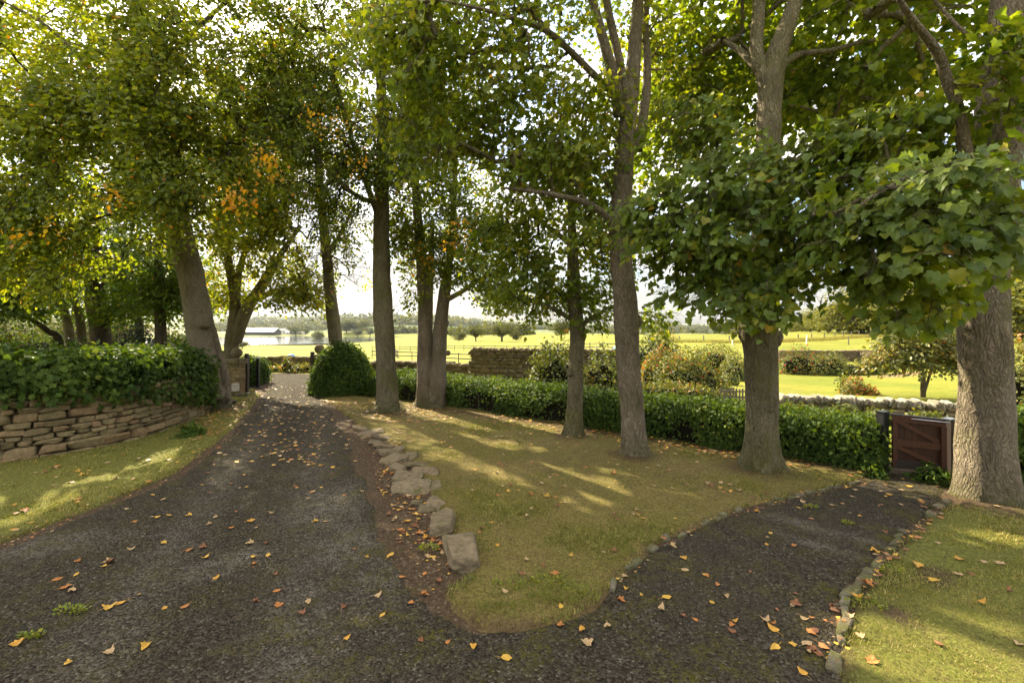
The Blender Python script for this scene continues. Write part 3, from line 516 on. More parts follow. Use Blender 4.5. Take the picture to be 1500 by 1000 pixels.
    f = [[6*k+j, 6*k+(j+1) % 6, 6*k+6+(j+1) % 6, 6*k+6+j] for k in range(len(st)-1) for j in range(6)]; cm.add(v, f); e0 = 6*(len(st)-1); cm.add([v[j] for j in range(6)], [[0, 1, 4, 5], [1, 2, 3, 4]]); cm.add([v[e0+j] for j in range(6)], [[0, 1, 4, 5], [1, 2, 3, 4]])
    cm.build('hedge_shade_core', CORE, root)
    lm = cover(q, NN, 1, leafsize, T, gm or G_IVY, seed+1, tint, jit=jit); lm.build('foliage', gm or G_IVY, root); return root
def bush(name, label, cat, c, rad, n, size, gm, tint, seed, group=None, T=T_OVAL, stem=True, core=True, lumps=9, flowers=None, shell=.75, stemmat=None, dome=False):
    """leafy shrub: lumpy ellipsoid of leaves on woody stems; c on the ground, rad = (rx, ry, height)"""
    r_ = np.random.default_rng(seed); c = np.array(c, float); root = thing(name, label, cat, c, group); rx, ry, h = rad
    L = nrm(r_.normal(0, 1, (lumps, 3))*A(1, 1, .8)); L[:, 2] = np.abs(L[:, 2]); lc = L*.55; lr = r_.uniform(.38, .58, lumps); lc = np.concatenate([[[0, 0, .45]], lc]); lr = np.concatenate([[.6], lr])
    if dome: lc = A([0, 0, .02]).reshape(1, 3); lr = A(.97)
    k = r_.integers(0, len(lc), n); u = nrm(r_.normal(0, 1, (n, 3))); s = np.where(r_.random(n) < shell, r_.uniform(.85, 1.05, n), r_.random(n)**.5)
    p = lc[k]+u*(lr[k]*s)[:, None]; p[:, 2] = np.abs(p[:, 2]); p = p*A(rx, ry, h/1.05)+c; nn = nrm(u/A(rx, ry, h))
    lm = cover(p, nn, 1, size, T, gm, seed+1, tint, down=.35, jit=size*.3); lm.build('foliage', gm, root)
    if stem:
        sm = MB()
        for q, rr in zip(lc, lr): e = q*A(rx, ry, h/1.05)+c; sm.tube([c+A(*r_.normal(0, .1*rx, 2), -.1), (c+e)/2+r_.normal(0, .06*h, 3)*A(1, 1, .3), e], [.03*h, .02*h, .008*h], 5)
        sm.build('stems', stemmat or TWIG, root)
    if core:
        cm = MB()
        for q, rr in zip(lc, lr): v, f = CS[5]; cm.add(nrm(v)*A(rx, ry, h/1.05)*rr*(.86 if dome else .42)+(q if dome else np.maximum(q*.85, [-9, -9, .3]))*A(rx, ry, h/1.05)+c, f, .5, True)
        cm.build('inner_shade_core', CORE, root)
    if flowers:
        fm, fn, fs = flowers; kk = r_.integers(0, n, fn); b = MB()
        for q, d in zip(p[kk], nn[kk]): v, f = CS[3]; b.add(nrm(v)*fs*r_.uniform(.6, 1.2)+q+d*fs, f, .5, True)
        b.build('blossoms', fm, root)
    return root

# ================================================================== hedges and ivy
iv_path = [tuple(gp(*q)[:2]+A(.38, -.46)) for q in ((-420, 690), (-150, 684), (0, 672), (100, 658), (180, 643), (238, 625), (284, 608))]+[(-7.35, 11.5)]
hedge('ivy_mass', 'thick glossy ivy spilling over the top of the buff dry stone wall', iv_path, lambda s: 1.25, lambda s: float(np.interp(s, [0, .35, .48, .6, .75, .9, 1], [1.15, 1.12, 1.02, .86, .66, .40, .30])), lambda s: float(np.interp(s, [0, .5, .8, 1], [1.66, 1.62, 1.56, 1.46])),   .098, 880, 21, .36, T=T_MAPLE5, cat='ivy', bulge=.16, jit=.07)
hp = [tuple(gp(*q)[:2]) for q in ((540, 580), (590, 588), (660, 597), (740, 609), (860, 628), (1000, 650), (1150, 673), (1290, 695))]
def gappy(q, r_):
    n = fbm(q*A(1.1, 1.1, .5)+31, 2); z = q[:, 2]; return ~((n > .62) & (z < .5) & (r_.random(len(q)) < .9))
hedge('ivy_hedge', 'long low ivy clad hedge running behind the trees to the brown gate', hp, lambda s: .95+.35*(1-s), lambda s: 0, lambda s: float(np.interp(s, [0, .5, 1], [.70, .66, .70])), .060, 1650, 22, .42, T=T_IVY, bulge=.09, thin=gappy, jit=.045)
for k, (px, py) in enumerate(((690, 600), (702, 602), (838, 622))):
    c = gp(px, py); o = MB().box((c[0], c[1]+.06, .27), (.09, .09, .56), .3).build('hedge_post', WOOD_DARK); tag(o, ['dark old timber post showing through the ivy hedge near the double trunk', 'second old timber post beside the other one by the double trunk', 'old timber post in the ivy hedge behind the slim crooked tree'][k], 'post', 'old posts inside the ivy hedge')
c = gp(505, 579); r = 1.0
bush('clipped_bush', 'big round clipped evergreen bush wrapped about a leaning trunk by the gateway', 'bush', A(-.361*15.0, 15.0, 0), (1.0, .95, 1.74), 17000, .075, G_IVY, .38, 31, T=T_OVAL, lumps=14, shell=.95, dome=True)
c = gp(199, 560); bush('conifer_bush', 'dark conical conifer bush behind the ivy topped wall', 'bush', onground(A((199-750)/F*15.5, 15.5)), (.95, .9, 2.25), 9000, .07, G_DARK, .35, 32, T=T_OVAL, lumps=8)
hedge('lane_hedge', 'short dark ivy hedge beyond the stone gate pillar along the drive', [tuple(at(q, 500, y)[:2]) for q, y in ((362, 16.6), (378, 17.0), (394, 18.0))], lambda s: .8, lambda s: 0, lambda s: .98, .07, 1200, 33, .3, bulge=.06)
hedge('distant_ivy_hedge', 'clipped ivy hedge between the big leaning trunk and the stone pillar', [tuple(at(q, 500, y)[:2]) for q, y in ((225, 15.5), (270, 15.8), (325, 16.2))], lambda s: .8, lambda s: 0, lambda s: 1.35, .07, 1000, 34, .35, bulge=.08)

# ================================================================== gates and pillars
def pillar(label, px, Y, h, w, withbox):
    c = A((px-CX)/F*Y, Y, 0); root = thing('gate_pillar', label, 'gate pillar', c, 'stone gate pillars'); b = MB(); z = -.05; r_ = np.random.default_rng(int(px))
    while z < h-.03:
        ch = r_.uniform(.085, .13); sp = r_.uniform(.32, .68)*w
        for side in (0, 1):                                                    # two stones on each course, staggered
            l = sp if side == 0 else w-sp; x = -w/2+(l/2 if side == 0 else sp+l/2); v, f = rock((l*.99, w, ch*1.0), int(r_.integers(1e6)), 5, .05, .1); b.add(v+c+A(x, 0, z+ch/2), f, r_.random(), True)
        z += ch
    b.box(c+A(0, 0, h/2-.03), (w-.06, w-.06, h-.02)); b.build('shaft', ST_WALL, root)
    k = MB(); v, f = rock((w+.10, w+.10, .17), 5, 12, .03, .0); k.add(v+c+A(0, 0, h+.07), f, .3, True); k.build('cap', ST_MOSS, root)
    k = MB(); v, f = CS[8]; v = nrm(v); k.add(v*.165*(1+.05*(fbm(v*3)-.5)[:, None])+c+A(0, 0, h+.335), f, .3, True); k.tube([c+A(0, 0, h+.14), c+A(0, 0, h+.2)], [.10, .07], 12); k.build('ball_finial', ST_MOSS, root)
    return root, c
pillar('square stone gate pillar with a mossy ball on its cap beside the leaning trunk', 347, 14.7, .98, .40, True)
pillar('stone gate pillar almost hidden by the round bush, only its ball showing', 468, 15.9, 1.05, .40, False)
c = at(345, 566, 14.42); o = MB().box((c[0], c[1], .27), (.20, .1, .24)).build('meter_box', PALE); tag(o, 'pale grey box fixed low on the stone gate pillar', 'box'); bv = o.modifiers.new('b', 'BEVEL'); bv.width = .012
for k, (px, Y, s) in enumerate(((340, 14.3, .2), (349, 14.2, .16), (357, 14.25, .17), (333, 14.35, .15))):
    v, f = rock((s, s, s*.9), 70+k, 8, .2, .7); o = MB().add(v, f, .3, True).build('rubble_stone', ST_KERB); o.location = ((px-CX)/F*Y, Y, s*.36); tag(o, ['largest of the loose stones piled at the foot of the gate pillar', 'loose stone below the pale box on the gate pillar', 'loose stone nearest the open gate leaf at the pillar foot', 'outermost loose stone at the trunk side of the pillar foot'][k], 'stone', 'loose stones at the pillar foot')
def leafgate(label, px, Y, h, yaw, l):
    c = A((px-CX)/F*Y, Y, 0); root = thing('drive_gate', label, 'gate', c, 'open drive gates'); d = A(math.sin(yaw), math.cos(yaw), 0); U = A(0, 0, 1)
    m = MB(); m.bar(c+U*.06, c+U*h, .09, .09); m.build('stile', WOOD_DARK, root); MB().bar(c+d*l+U*.06, c+d*l+U*(h-.12), .09, .08).build('stile', WOOD_DARK, root)
    for z in (.16, .6, h-.2): MB().bar(c+U*z, c+d*l+U*z, .05, .10).build('rail', WOOD_DARK, root)
    m = MB()
    for k in range(int(l/.12)): q = c+d*(.09+k*.12); m.box(q+U*(h*.48)+A(d[1], -d[0], 0)*.035, (.11, .018, h*.8), rz=math.pi/2-yaw, tint=(k*37 % 10)/10)
    m.build('boarding', WOOD_DARK, root); m = MB(); m.box(c+A(.02, -.12, .03), (.24, .16, .05)); m.build('ground_plate', STEEL, root)
leafgate('dark timber gate leaf folded open beside the stone pillar, seen edge on', 361.5, 14.9, 1.28, -.50, 1.7); leafgate('dark timber gate leaf folded open against the round bush, seen edge on', 457.5, 15.7, 1.30, -.38, 1.7)
c = A((378-CX)/F*16.6, 16.6, 0); root = thing('bollard', 'slim black post standing in front of the short ivy hedge', 'post', c); MB().box(c+A(0, 0, .5), (.085, .085, 1.02)).build('post', BLACK, root); MB().box(c+A(0, 0, 1.035), (.10, .10, .05)).build('cap', PALE, root)
# brown garden gate at the end of the path
ga = gp(1306, 692); gb = gp(1384, 699); d = nrm(gb-ga); n = A(d[1], -d[0], 0); n = n if n[1] < 0 else -n; gw = np.linalg.norm(gb-ga); U = A(0, 0, 1); root = thing('garden_gate', 'reddish brown boarded garden gate with Z bracing at the end of the path', 'gate', (ga+gb)/2)
Pg = lambda s, z, o=0: ga+d*gw*s+U*z+n*o
GH0, GH1 = .845, .80
m = MB(); nb = 8
for k in range(nb):
    s = (k+.5)/nb; h = GH0+(GH1-GH0)*s-.02; m.box(Pg(s, (h+.07)/2+.02), (gw/nb*.95, .018, h-.07), rz=math.atan2(d[1], d[0]), tint=random.uniform(.55, 1))
m.build('boarding', WOOD_RED, root)
for a, b, w_, nm_ in ((Pg(.0, GH0-.045, .025), Pg(1, GH1-.045, .025), .09, 'rail'), (Pg(.0, .455, .025), Pg(.93, .43, .025), .095, 'rail')): MB().bar(a, b, .03, w_, .2).build(nm_, WOOD_RED, root)
MB().bar(Pg(0, .14, .025), Pg(1, .14, .025), .03, .11, .9).build('rail', WOOD_DARK, root)
for a, b in ((Pg(.08, .765, .027), Pg(.86, .50, .027)), (Pg(.04, .40, .027), Pg(.80, .19, .027))): MB().bar(a, b, .028, .058, .1).build('brace', WOOD_RED, root)
MB().bar(Pg(.955, .1, .03), Pg(.955, GH1-.09, .03), .075, .03, .4).build('stile', WOOD_RED, root); MB().bar(Pg(.045, .1, .026), Pg(.045, GH0-.09, .026), .07, .03, .4).build('stile', WOOD_RED, root)
MB().tube([Pg(.35, GH0-.04, .055), Pg(1.06, GH1-.02, .055)], .008, 8).build('bolt', STEEL, root)
MB().bar(Pg(-.02, GH0+.008), Pg(1.05, GH1+.008), .055, .014, .9).build('top_cap', BLACK, root)
for px, Y, h, lab, mt in ((1293, 6.86, .86, 'black square gate post half inside the end of the ivy hedge', BLACK), (1391, 6.64, .80, 'grey gate post squeezed between the brown gate and the thick trunk', WOOD_GREY)):
    c = A((px-CX)/F*Y, Y, 0); root = thing('gate_post', lab, 'gate post', c, 'posts of the brown garden gate'); mt = WOOD_DARK if mt is WOOD_GREY else mt; MB().box(c+U*(h/2-.05), (.10, .10, h+.1), .25).build('post', mt, root); MB().box(c+U*(h+.012), (.115, .115, .022), .25).build('cap', STEEL if mt is WOOD_DARK else BLACK, root)
c = gp(1385, 712); bush('ivy_clump', 'low clump of ivy between the brown gate foot and the thick trunk', 'ivy', A(c[0]-.02, c[1]+.18, 0), (.20, .22, .26), 330, .08, G_IVY, .3, 41, T=T_IVY, lumps=5)
c = gp(1300, 702); bush('ivy_clump', 'ivy spilling on to the tarmac at the gate end of the hedge', 'ivy', A(c[0]-.12, c[1]+.1, 0), (.18, .15, .16), 220, .07, G_IVY, .4, 42, T=T_IVY, lumps=5)
c = gp(278, 640); bush('ivy_clump', 'small ivy tuft rooted at the foot of the dry stone wall', 'ivy', A(c[0], c[1]-.02, 0), (.26, .22, .30), 240, .10, G_IVY, .4, 43, T=T_IVY, lumps=4, core=False)
hedge('ivy_hedge', 'ivy hedge continuing beyond the thickest trunk at the edge of the side lawn', [tuple(gp(*q)[:2]) for q in ((1440, 706), (1520, 716), (1650, 726))], lambda s: .9, lambda s: 0, lambda s: .95, .085, 900, 44, .45, T=T_IVY)

# ================================================================== trees of the yard
LM = lambda sz, per, R, t: (T_OVAL, sz, per, R, t, G_LIME); SY = lambda sz, per, R, t, T=T_MAPLE5: (T, sz, per, R, t, G_SYC)
tree('lime_tree', 'big lime tree leaning beside the end of the ivy topped wall, gold flecked leaves', 12.2,
     [[(312, 600, 44), (304, 540, 44), (292, 470, 42), (280, 400, 40), (264, 330, 36), (240, 240, 31), (216, 150, 26), (203, 60, 22), (196, -60, 18), (190, -220, 10)], [(326, 600, 22, -.1), (331, 560, 14, .1), (322, 520, 10, .1), (312, 480, 9, 0)],
      [(240, 300, 13), (180, 250, 10, -.6), (110, 205, 8, -1), (40, 190, 5, -1.6)], [(222, 190, 12), (150, 120, 9, -.4), (70, 40, 7, -.8), (0, 0, 4, -1)], [(210, 120, 11), (290, 40, 8, -1), (360, -20, 5, -1.5)], [(255, 300, 12), (310, 230, 9, -1.2), (370, 180, 5, -2)]],
     [(110, 50, 190, 150, 12.5, 2.6, 230), (330, 100, 130, 150, 10.3, 1.5, 190), (90, 240, 160, 100, 10.8, 1.8, 190), (300, 250, 110, 100, 10.4, 1.2, 120), (60, 370, 120, 60, 10.6, 1.2, 120), (190, 330, 70, 70, 10.8, .7, 45), (225, 170, 70, 120, 9.9, .6, 80), (200, 40, 80, 80, 10.2, .8, 60), (262, 290, 40, 26, 10, .4, 16), (230, -170, 300, 140, 12, 3, 230), (-120, 100, 160, 260, 12, 3, 230), (180, 150, 130, 120, 11.2, 1, 90), (120, 160, 160, 50, 10.6, 1, 110), (60, 300, 120, 40, 10.2, .8, 70)], LM(.10, 56, .46, .52), BARK, 51, 'large roadside trees of the yard', flare=1.0, knots=((300, 470, 22, -.3), (318, 575, 24, -.35)), drop=.35, autumn=((388, 236, 12, 9.0, 5), (350, 296, 14, 9.0, 5), (185, 290, 18, 9.2, 2), (70, 345, 20, 9.2, 2)))
tree('sycamore_tree', 'many stemmed spreading tree just behind the ball topped pillar', 16.2, [[(336, 585, 24), (340, 500, 22), (345, 440, 18), (334, 380, 13), (325, 310, 8)], [(344, 500, 22), (360, 455, 20), (385, 415, 15), (410, 375, 10), (440, 330, 6)], [(345, 440, 14), (352, 390, 10), (372, 330, 7), (380, 280, 5)], [(372, 440, 10), (410, 425, 8, -.5), (450, 425, 5, -1)]],
     [(400, 350, 80, 70, 15.6, 1.6, 170), (340, 310, 80, 80, 16.2, 1.6, 150), (425, 435, 55, 22, 15, 1.0, 48), (435, 290, 50, 60, 15, 1.2, 80), (330, 420, 40, 40, 16.4, 1, 40), (345, 210, 90, 90, 15.5, 1.6, 170), (395, 240, 60, 60, 14.5, 1, 80), (448, 395, 44, 44, 14.6, .9, 54), (395, 300, 70, 60, 14.5, 1, 80)], LM(.10, 50, .42, .66), BARK_MOSS, 52, 'large roadside trees of the yard')
tree('sycamore_tree', 'slender leaning tree growing up through the round clipped bush', 15.2, [[(497, 575, 22), (491, 500, 20), (484, 430, 18), (476, 350, 15), (468, 260, 12), (462, 150, 8)], [(476, 380, 9), (500, 340, 6), (520, 300, 4)]],
     [(465, 300, 60, 90, 15, 1.6, 180), (455, 150, 80, 100, 14.5, 1.8, 200), (512, 400, 24, 30, 15, .7, 26), (470, 380, 40, 35, 15.3, .9, 36), (505, 350, 44, 60, 14.6, .9, 70)], LM(.085, 52, .42, .6), BARK_MOSS, 53, 'large roadside trees of the yard', flare=.1)
tree('lime_tree', 'tall straight mossy trunk with ribbed base just past the round bush', 11.7, [[(568, 604, 33), (565, 540, 30), (562, 470, 28), (560, 400, 26), (559, 300, 22), (560, 200, 18), (557, 100, 14), (550, -40, 10)], [(560, 330, 11), (530, 250, 8, -.4), (500, 150, 6, -.8), (470, 20, 4, -1)], [(560, 260, 10), (590, 180, 7, .3), (630, 100, 5, .5)], [(559, 300, 9), (520, 285, 7, -.8), (470, 240, 4, -1.6)]],
     [(520, 90, 140, 160, 11.3, 1.8, 330), (555, 310, 80, 80, 11.6, 1.3, 130), (450, 200, 80, 90, 10.4, 1.2, 130), (610, 180, 60, 90, 12, 1.2, 100), (520, -150, 220, 130, 11.5, 2.5, 200), (400, 90, 70, 120, 10.8, 1.2, 110), (560, 240, 60, 110, 10.7, .5, 80), (500, 300, 56, 80, 11.4, .9, 90)], LM(.070, 66, .42, .34), BARK_MOSS, 54, 'large roadside trees of the yard', flare=1.0, autumn=((486, 190, 12, 9.6, 6), (520, 245, 10, 9.8, 3)))
tree('sycamore_tree', 'double stemmed tree with two trunks joined at the foot near the hedge', 12.4, [[(623, 597, 27), (624, 540, 26), (622, 470, 21), (619, 400, 18), (612, 320, 13), (606, 230, 9), (600, 120, 6)], [(639, 597, 26, -.06), (641, 540, 24, -.03), (645, 480, 20), (651, 430, 17), (658, 380, 11), (664, 310, 9), (668, 200, 6)], [(653, 440, 9), (680, 425, 7, -.3), (712, 405, 5, -.6), (740, 398, 3, -.8)], [(629, 480, 10, .2), (631, 400, 9, .2), (634, 320, 6, .2)]],
     [(635, 250, 90, 120, 12.3, 1.6, 200), (715, 430, 62, 34, 12, 1, 60), (598, 440, 20, 40, 12.4, .6, 20), (690, 340, 60, 70, 12, 1.2, 120), (650, 130, 90, 110, 12, 1.6, 160), (590, 350, 40, 60, 12.4, 1, 60), (640, 385, 50, 40, 11.9, .6, 36)], LM(.085, 52, .40, .42), BARK, 55, 'large roadside trees of the yard', flare=1.0, knots=((656, 517, 8, -.2), (655, 474, 7, -.2)), autumn=((690, 345, 16, 10.8, 6), (620, 380, 12, 11.4, 4)))
tree('sycamore_tree', 'slim crooked tree with knobbly stem standing close to the hedge', 9.1, [[(840, 640, 23), (842, 590, 22), (843, 540, 22), (846, 490, 22), (841, 440, 20), (840, 400, 18), (838, 350, 14), (836, 280, 10), (832, 200, 6)], [(843, 470, 10), (815, 455, 7, -.2), (785, 440, 5, -.3)], [(846, 480, 9), (868, 465, 6, -.1), (892, 450, 4, -.2)], [(838, 360, 8), (800, 330, 6, .2), (755, 300, 4, .3)]],
     [(825, 300, 110, 80, 9.3, 1.0, 120), (775, 420, 70, 60, 9.2, .8, 64), (866, 430, 30, 50, 9.0, .6, 24), (900, 350, 50, 60, 9, .8, 40), (740, 360, 60, 80, 9.4, 1, 60), (955, 465, 26, 22, 8.9, .4, 9)], SY(.095, 30, .36, .55), BARK_MOSS, 56, 'large roadside trees of the yard', flare=1.1, knots=((846, 486, 26, 0), (834, 545, 12, -.1), (850, 525, 12, -.1)))
tree('sycamore_tree', 'tall smooth grey tree mid lawn with long bough reaching over the drive', 7.7, [[(930, 670, 34), (926, 610, 33), (921, 550, 34), (918, 490, 38), (916, 440, 36), (910, 380, 32), (910, 320, 29), (914, 250, 27), (918, 190, 27), (926, 110, 22), (932, 40, 17), (938, -60, 13)],
      [(908, 350, 13), (890, 318, 12, -.3), (860, 298, 10, -.5), (825, 288, 8, -.8), (780, 280, 6, -1), (735, 275, 3, -1.2)], [(908, 170, 19), (898, 110, 17, -.1), (884, 60, 14, -.2), (868, 0, 13, -.3), (850, -80, 9, -.4)], [(896, 135, 10), (865, 105, 10, -.4), (835, 75, 9, -.7), (800, 45, 9, -1), (760, 30, 7, -1.3), (700, 12, 5, -1.7), (640, 0, 3, -2)], [(934, 220, 15, .1), (945, 150, 14, .15), (948, 90, 12, .2), (946, 40, 9, .2), (950, -60, 7, .2)], [(918, 150, 15), (905, 80, 13, -.1), (890, 10, 11, -.2), (880, -80, 8, -.2)], [(908, 300, 8), (890, 270, 7, .2), (870, 250, 5, .3), (845, 240, 3, .4)]],
     [(690, 70, 190, 110, 6.8, .9, 150), (830, 190, 110, 100, 7.9, .9, 110), (600, 50, 70, 80, 6.0, .6, 34), (770, 230, 110, 60, 7.2, .7, 60), (960, 60, 90, 110, 8.8, 1.4, 90), (800, -140, 260, 110, 7, 2, 140), (640, 190, 90, 70, 6.9, .6, 44), (860, 330, 40, 30, 7.4, .4, 10)], SY(.092, 30, .38, .60), BARK, 57, 'large roadside trees of the yard', flare=1.0, knots=((930, 470, 22, .0), (906, 452, 14, .0)))
tree('sycamore_tree', 'stout mossy tree whose dark leafy skirt hangs round its burred trunk', 6.95, [[(1115, 692, 56), (1116, 630, 50), (1116, 570, 49), (1115, 520, 52), (1112, 480, 58), (1116, 440, 50), (1120, 360, 44), (1124, 280, 40), (1126, 200, 38), (1128, 140, 38), (1138, 80, 32), (1160, 20, 24), (1185, -60, 17)], [(1126, 165, 20, 0), (1120, 118, 22), (1108, 70, 20, .1), (1112, 0, 18, .1), (1108, -80, 13, .1)], [(1127, 150, 11, 0), (1114, 112, 13, .1), (1090, 80, 11, .4), (1060, 60, 7, .8)], [(1134, 110, 12, 0), (1150, 92, 13, .1), (1175, 78, 10, .2), (1215, 75, 9, .1), (1260, 62, 7, 0), (1300, 58, 4, -.1)], [(1112, 420, 10, -.3), (1060, 340, 8, -.7), (1000, 310, 5, -.9)]],
     [(1080, 90, 150, 130, 9.2, 1.6, 230), (1040, 320, 110, 90, 6.1, .5, 86), (1100, 425, 70, 50, 6.0, .45, 32), (950, 330, 60, 50, 6.0, .4, 26), (1110, 260, 100, 60, 6.3, .5, 46), (1150, 380, 56, 60, 6.1, .4, 30), (1010, 190, 70, 50, 6.8, .5, 40), (985, 200, 60, 80, 9.5, 1.0, 60), (1100, -120, 220, 120, 8, 1.8, 120), (1010, 410, 60, 36, 6.2, .4, 18)], SY(.102, 22, .30, .46, T_MAPLE), BARK_MOSS, 58, 'large roadside trees of the yard', flare=.95, face=.32, minpy=470, knots=((1094, 490, 26, -.05), (1134, 497, 24, -.02), (1128, 600, 12, -.2)))
tree('sycamore_tree', 'thickest trunk with scaly grey bark between the path gate and side lawn', 5.75, [[(1450, 738, 96), (1447, 690, 88), (1445, 620, 83), (1444, 540, 80), (1441, 460, 78), (1443, 380, 77), (1450, 300, 80), (1460, 200, 80), (1470, 100, 74), (1482, 0, 66), (1490, -120, 50)], [(1430, 330, 30, -.1), (1405, 170, 22, -.3), (1388, 120, 19, -.4), (1375, 80, 17, -.5), (1345, 40, 13, -.7), (1318, 0, 10, -.9), (1290, -60, 7, -1)], [(1462, 60, 13, .0), (1420, 52, 9, .0), (1390, 25, 7, .1), (1360, -10, 6, .1)], [(1450, 230, 14, -.3), (1400, 250, 9, -.8), (1330, 260, 7, -1.1), (1260, 300, 4, -1.2)]],
     [(1290, 70, 170, 110, 7.6, 1.2, 150), (1290, 330, 120, 100, 5.0, .4, 66), (1400, 280, 100, 80, 4.3, .4, 36), (1430, 340, 110, 60, 4.2, .3, 34), (1335, 435, 55, 34, 4.9, .25, 13), (1240, 230, 90, 60, 5.6, .4, 36), (1262, 400, 46, 26, 5.2, .3, 9), (1400, -120, 260, 110, 7, 1.8, 110), (1500, 90, 70, 110, 5.0, .7, 26), (1195, 310, 60, 70, 5.6, .4, 30), (1290, 205, 150, 46, 5.8, .5, 62), (1200, 140, 110, 60, 8.0, .8, 60)], SY(.108, 22, .27, .48, T_MAPLE), BARK, 59, 'large roadside trees of the yard', flare=.75, face=.32, minpy=400)
gx_ = lambda px, Y: onground(A((px-CX)/F*Y, Y))
# dark trees behind the ivy topped wall
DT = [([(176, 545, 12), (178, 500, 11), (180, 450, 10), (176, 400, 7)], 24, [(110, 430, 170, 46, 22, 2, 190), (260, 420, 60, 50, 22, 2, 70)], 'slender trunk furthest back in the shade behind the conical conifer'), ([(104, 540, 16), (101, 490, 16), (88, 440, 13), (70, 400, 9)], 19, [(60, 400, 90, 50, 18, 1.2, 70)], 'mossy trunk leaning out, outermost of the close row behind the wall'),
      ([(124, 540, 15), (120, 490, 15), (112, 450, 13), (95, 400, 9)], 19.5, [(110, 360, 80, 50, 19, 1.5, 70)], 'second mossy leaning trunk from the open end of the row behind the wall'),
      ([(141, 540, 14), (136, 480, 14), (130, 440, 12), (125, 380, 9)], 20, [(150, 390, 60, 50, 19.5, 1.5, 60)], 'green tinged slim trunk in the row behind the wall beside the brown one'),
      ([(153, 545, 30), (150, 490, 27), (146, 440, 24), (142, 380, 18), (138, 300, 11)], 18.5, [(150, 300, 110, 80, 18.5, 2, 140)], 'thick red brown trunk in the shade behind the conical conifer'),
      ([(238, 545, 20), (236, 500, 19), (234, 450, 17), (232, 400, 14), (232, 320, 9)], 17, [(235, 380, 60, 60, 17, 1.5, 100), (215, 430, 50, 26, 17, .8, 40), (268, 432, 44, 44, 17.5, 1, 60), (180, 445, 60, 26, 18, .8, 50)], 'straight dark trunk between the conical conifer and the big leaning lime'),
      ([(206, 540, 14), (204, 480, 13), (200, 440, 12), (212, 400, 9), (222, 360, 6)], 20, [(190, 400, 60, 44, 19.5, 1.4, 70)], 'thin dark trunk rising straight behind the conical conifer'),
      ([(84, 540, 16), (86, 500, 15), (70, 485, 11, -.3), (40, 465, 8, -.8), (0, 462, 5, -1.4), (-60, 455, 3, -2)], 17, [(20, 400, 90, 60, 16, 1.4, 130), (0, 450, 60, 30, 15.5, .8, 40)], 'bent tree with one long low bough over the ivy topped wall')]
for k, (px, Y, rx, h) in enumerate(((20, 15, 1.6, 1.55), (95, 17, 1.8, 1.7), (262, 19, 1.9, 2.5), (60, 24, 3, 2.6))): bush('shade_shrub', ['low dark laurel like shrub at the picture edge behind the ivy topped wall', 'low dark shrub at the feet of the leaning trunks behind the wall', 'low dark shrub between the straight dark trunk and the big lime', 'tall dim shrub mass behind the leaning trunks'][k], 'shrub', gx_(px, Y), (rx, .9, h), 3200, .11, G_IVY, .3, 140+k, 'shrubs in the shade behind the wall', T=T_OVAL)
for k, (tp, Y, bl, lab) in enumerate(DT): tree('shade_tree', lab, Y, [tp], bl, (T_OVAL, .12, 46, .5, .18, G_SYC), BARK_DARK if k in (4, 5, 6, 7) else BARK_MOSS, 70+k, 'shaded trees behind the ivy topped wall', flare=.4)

# ================================================================== beyond the hedges
def lowwall(name, label, pts, h, depth, seed, mat, cope=None, group=None, parts=True):
    P = [tuple(p[:2]) for p in pts]; root = thing(name, label, 'wall', onground(pts[len(pts)//2]), group)
    m = wall_stones(MB(), P, h, .09, .16, .18, .42, depth, seed, n=3); wallcore(m, P, h-.05, depth*.6); m.build('stonework', mat, root)
    if cope is not None:
        r_ = np.random.default_rng(seed); c = MB(); p, L = resample(P, .02); s = 0
        while s < L-.05:
            l = r_.uniform(.05, .09); i = min(int((s+l/2)/.02), len(p)-2); t = p[min(i+4, len(p)-1)]-p[max(i-4, 0)]; a = math.atan2(t[1], t[0]); g = zf(p[i:i+1, 0], p[i:i+1, 1])[0]
            hh = r_.uniform(.10, .20); v, f = rock((l*1.1, depth*1.15, hh), int(r_.integers(1e6)), 3, .15, .6); tl = r_.uniform(-.1, .5); v = v @ np.array([[1, 0, 0], [0, 1, 0], [tl, 0, 1]])
            c.add(rotz(v, a)+A(p[i][0], p[i][1], g+h+hh*.35), f, r_.random(), True); s += l
        c.build('coping', cope, root)
    return root
# heights below come from the rows of their foot and top
lowwall('field_wall', 'low mossy dry stone wall across the far side of the lane beyond the gateway', [at(352, 540, 24)[:2], at(400, 540, 24.6)[:2], at(455, 540, 23.6)[:2], at(520, 540, 22.5)[:2]], .50, .35, 81, ST_MOSS, ST_MOSS)
lowwall('field_wall', 'low field wall with mossy top behind the trunks of the double stemmed tree', [at(545, 0, 19.5)[:2], at(600, 0, 19)[:2], at(695, 0, 18)[:2]], .55, .35, 82, ST_MOSS, ST_MOSS)
lowwall('yard_wall', 'tall dark mossy stone wall end standing between paddock and shrubs', [at(692, 0, 16.8)[:2], at(760, 0, 16.5)[:2], at(850, 0, 16.2)[:2], at(905, 0, 16)[:2]], 1.25, .4, 83, ST_MOSS, ST_MOSS)
lowwall('garden_wall', 'low garden wall with bright pale slanting coping stones behind the brown gate', [gpt(1142, 605)[:2], gpt(1200, 607)[:2], gpt(1300, 613)[:2], gpt(1395, 619)[:2], gpt(1500, 626)[:2]], .33, .4, 84, ST_MOSS, ST_WHITE)
lowwall('terrace_wall', 'mossy terrace wall at the back of the garden above the red flowers', [gpt(1140, 530)[:2], gpt(1190, 529)[:2], gpt(1260, 529)[:2], gpt(1330, 533)[:2]], .85, .5, 85, ST_MOSS, ST_MOSS)
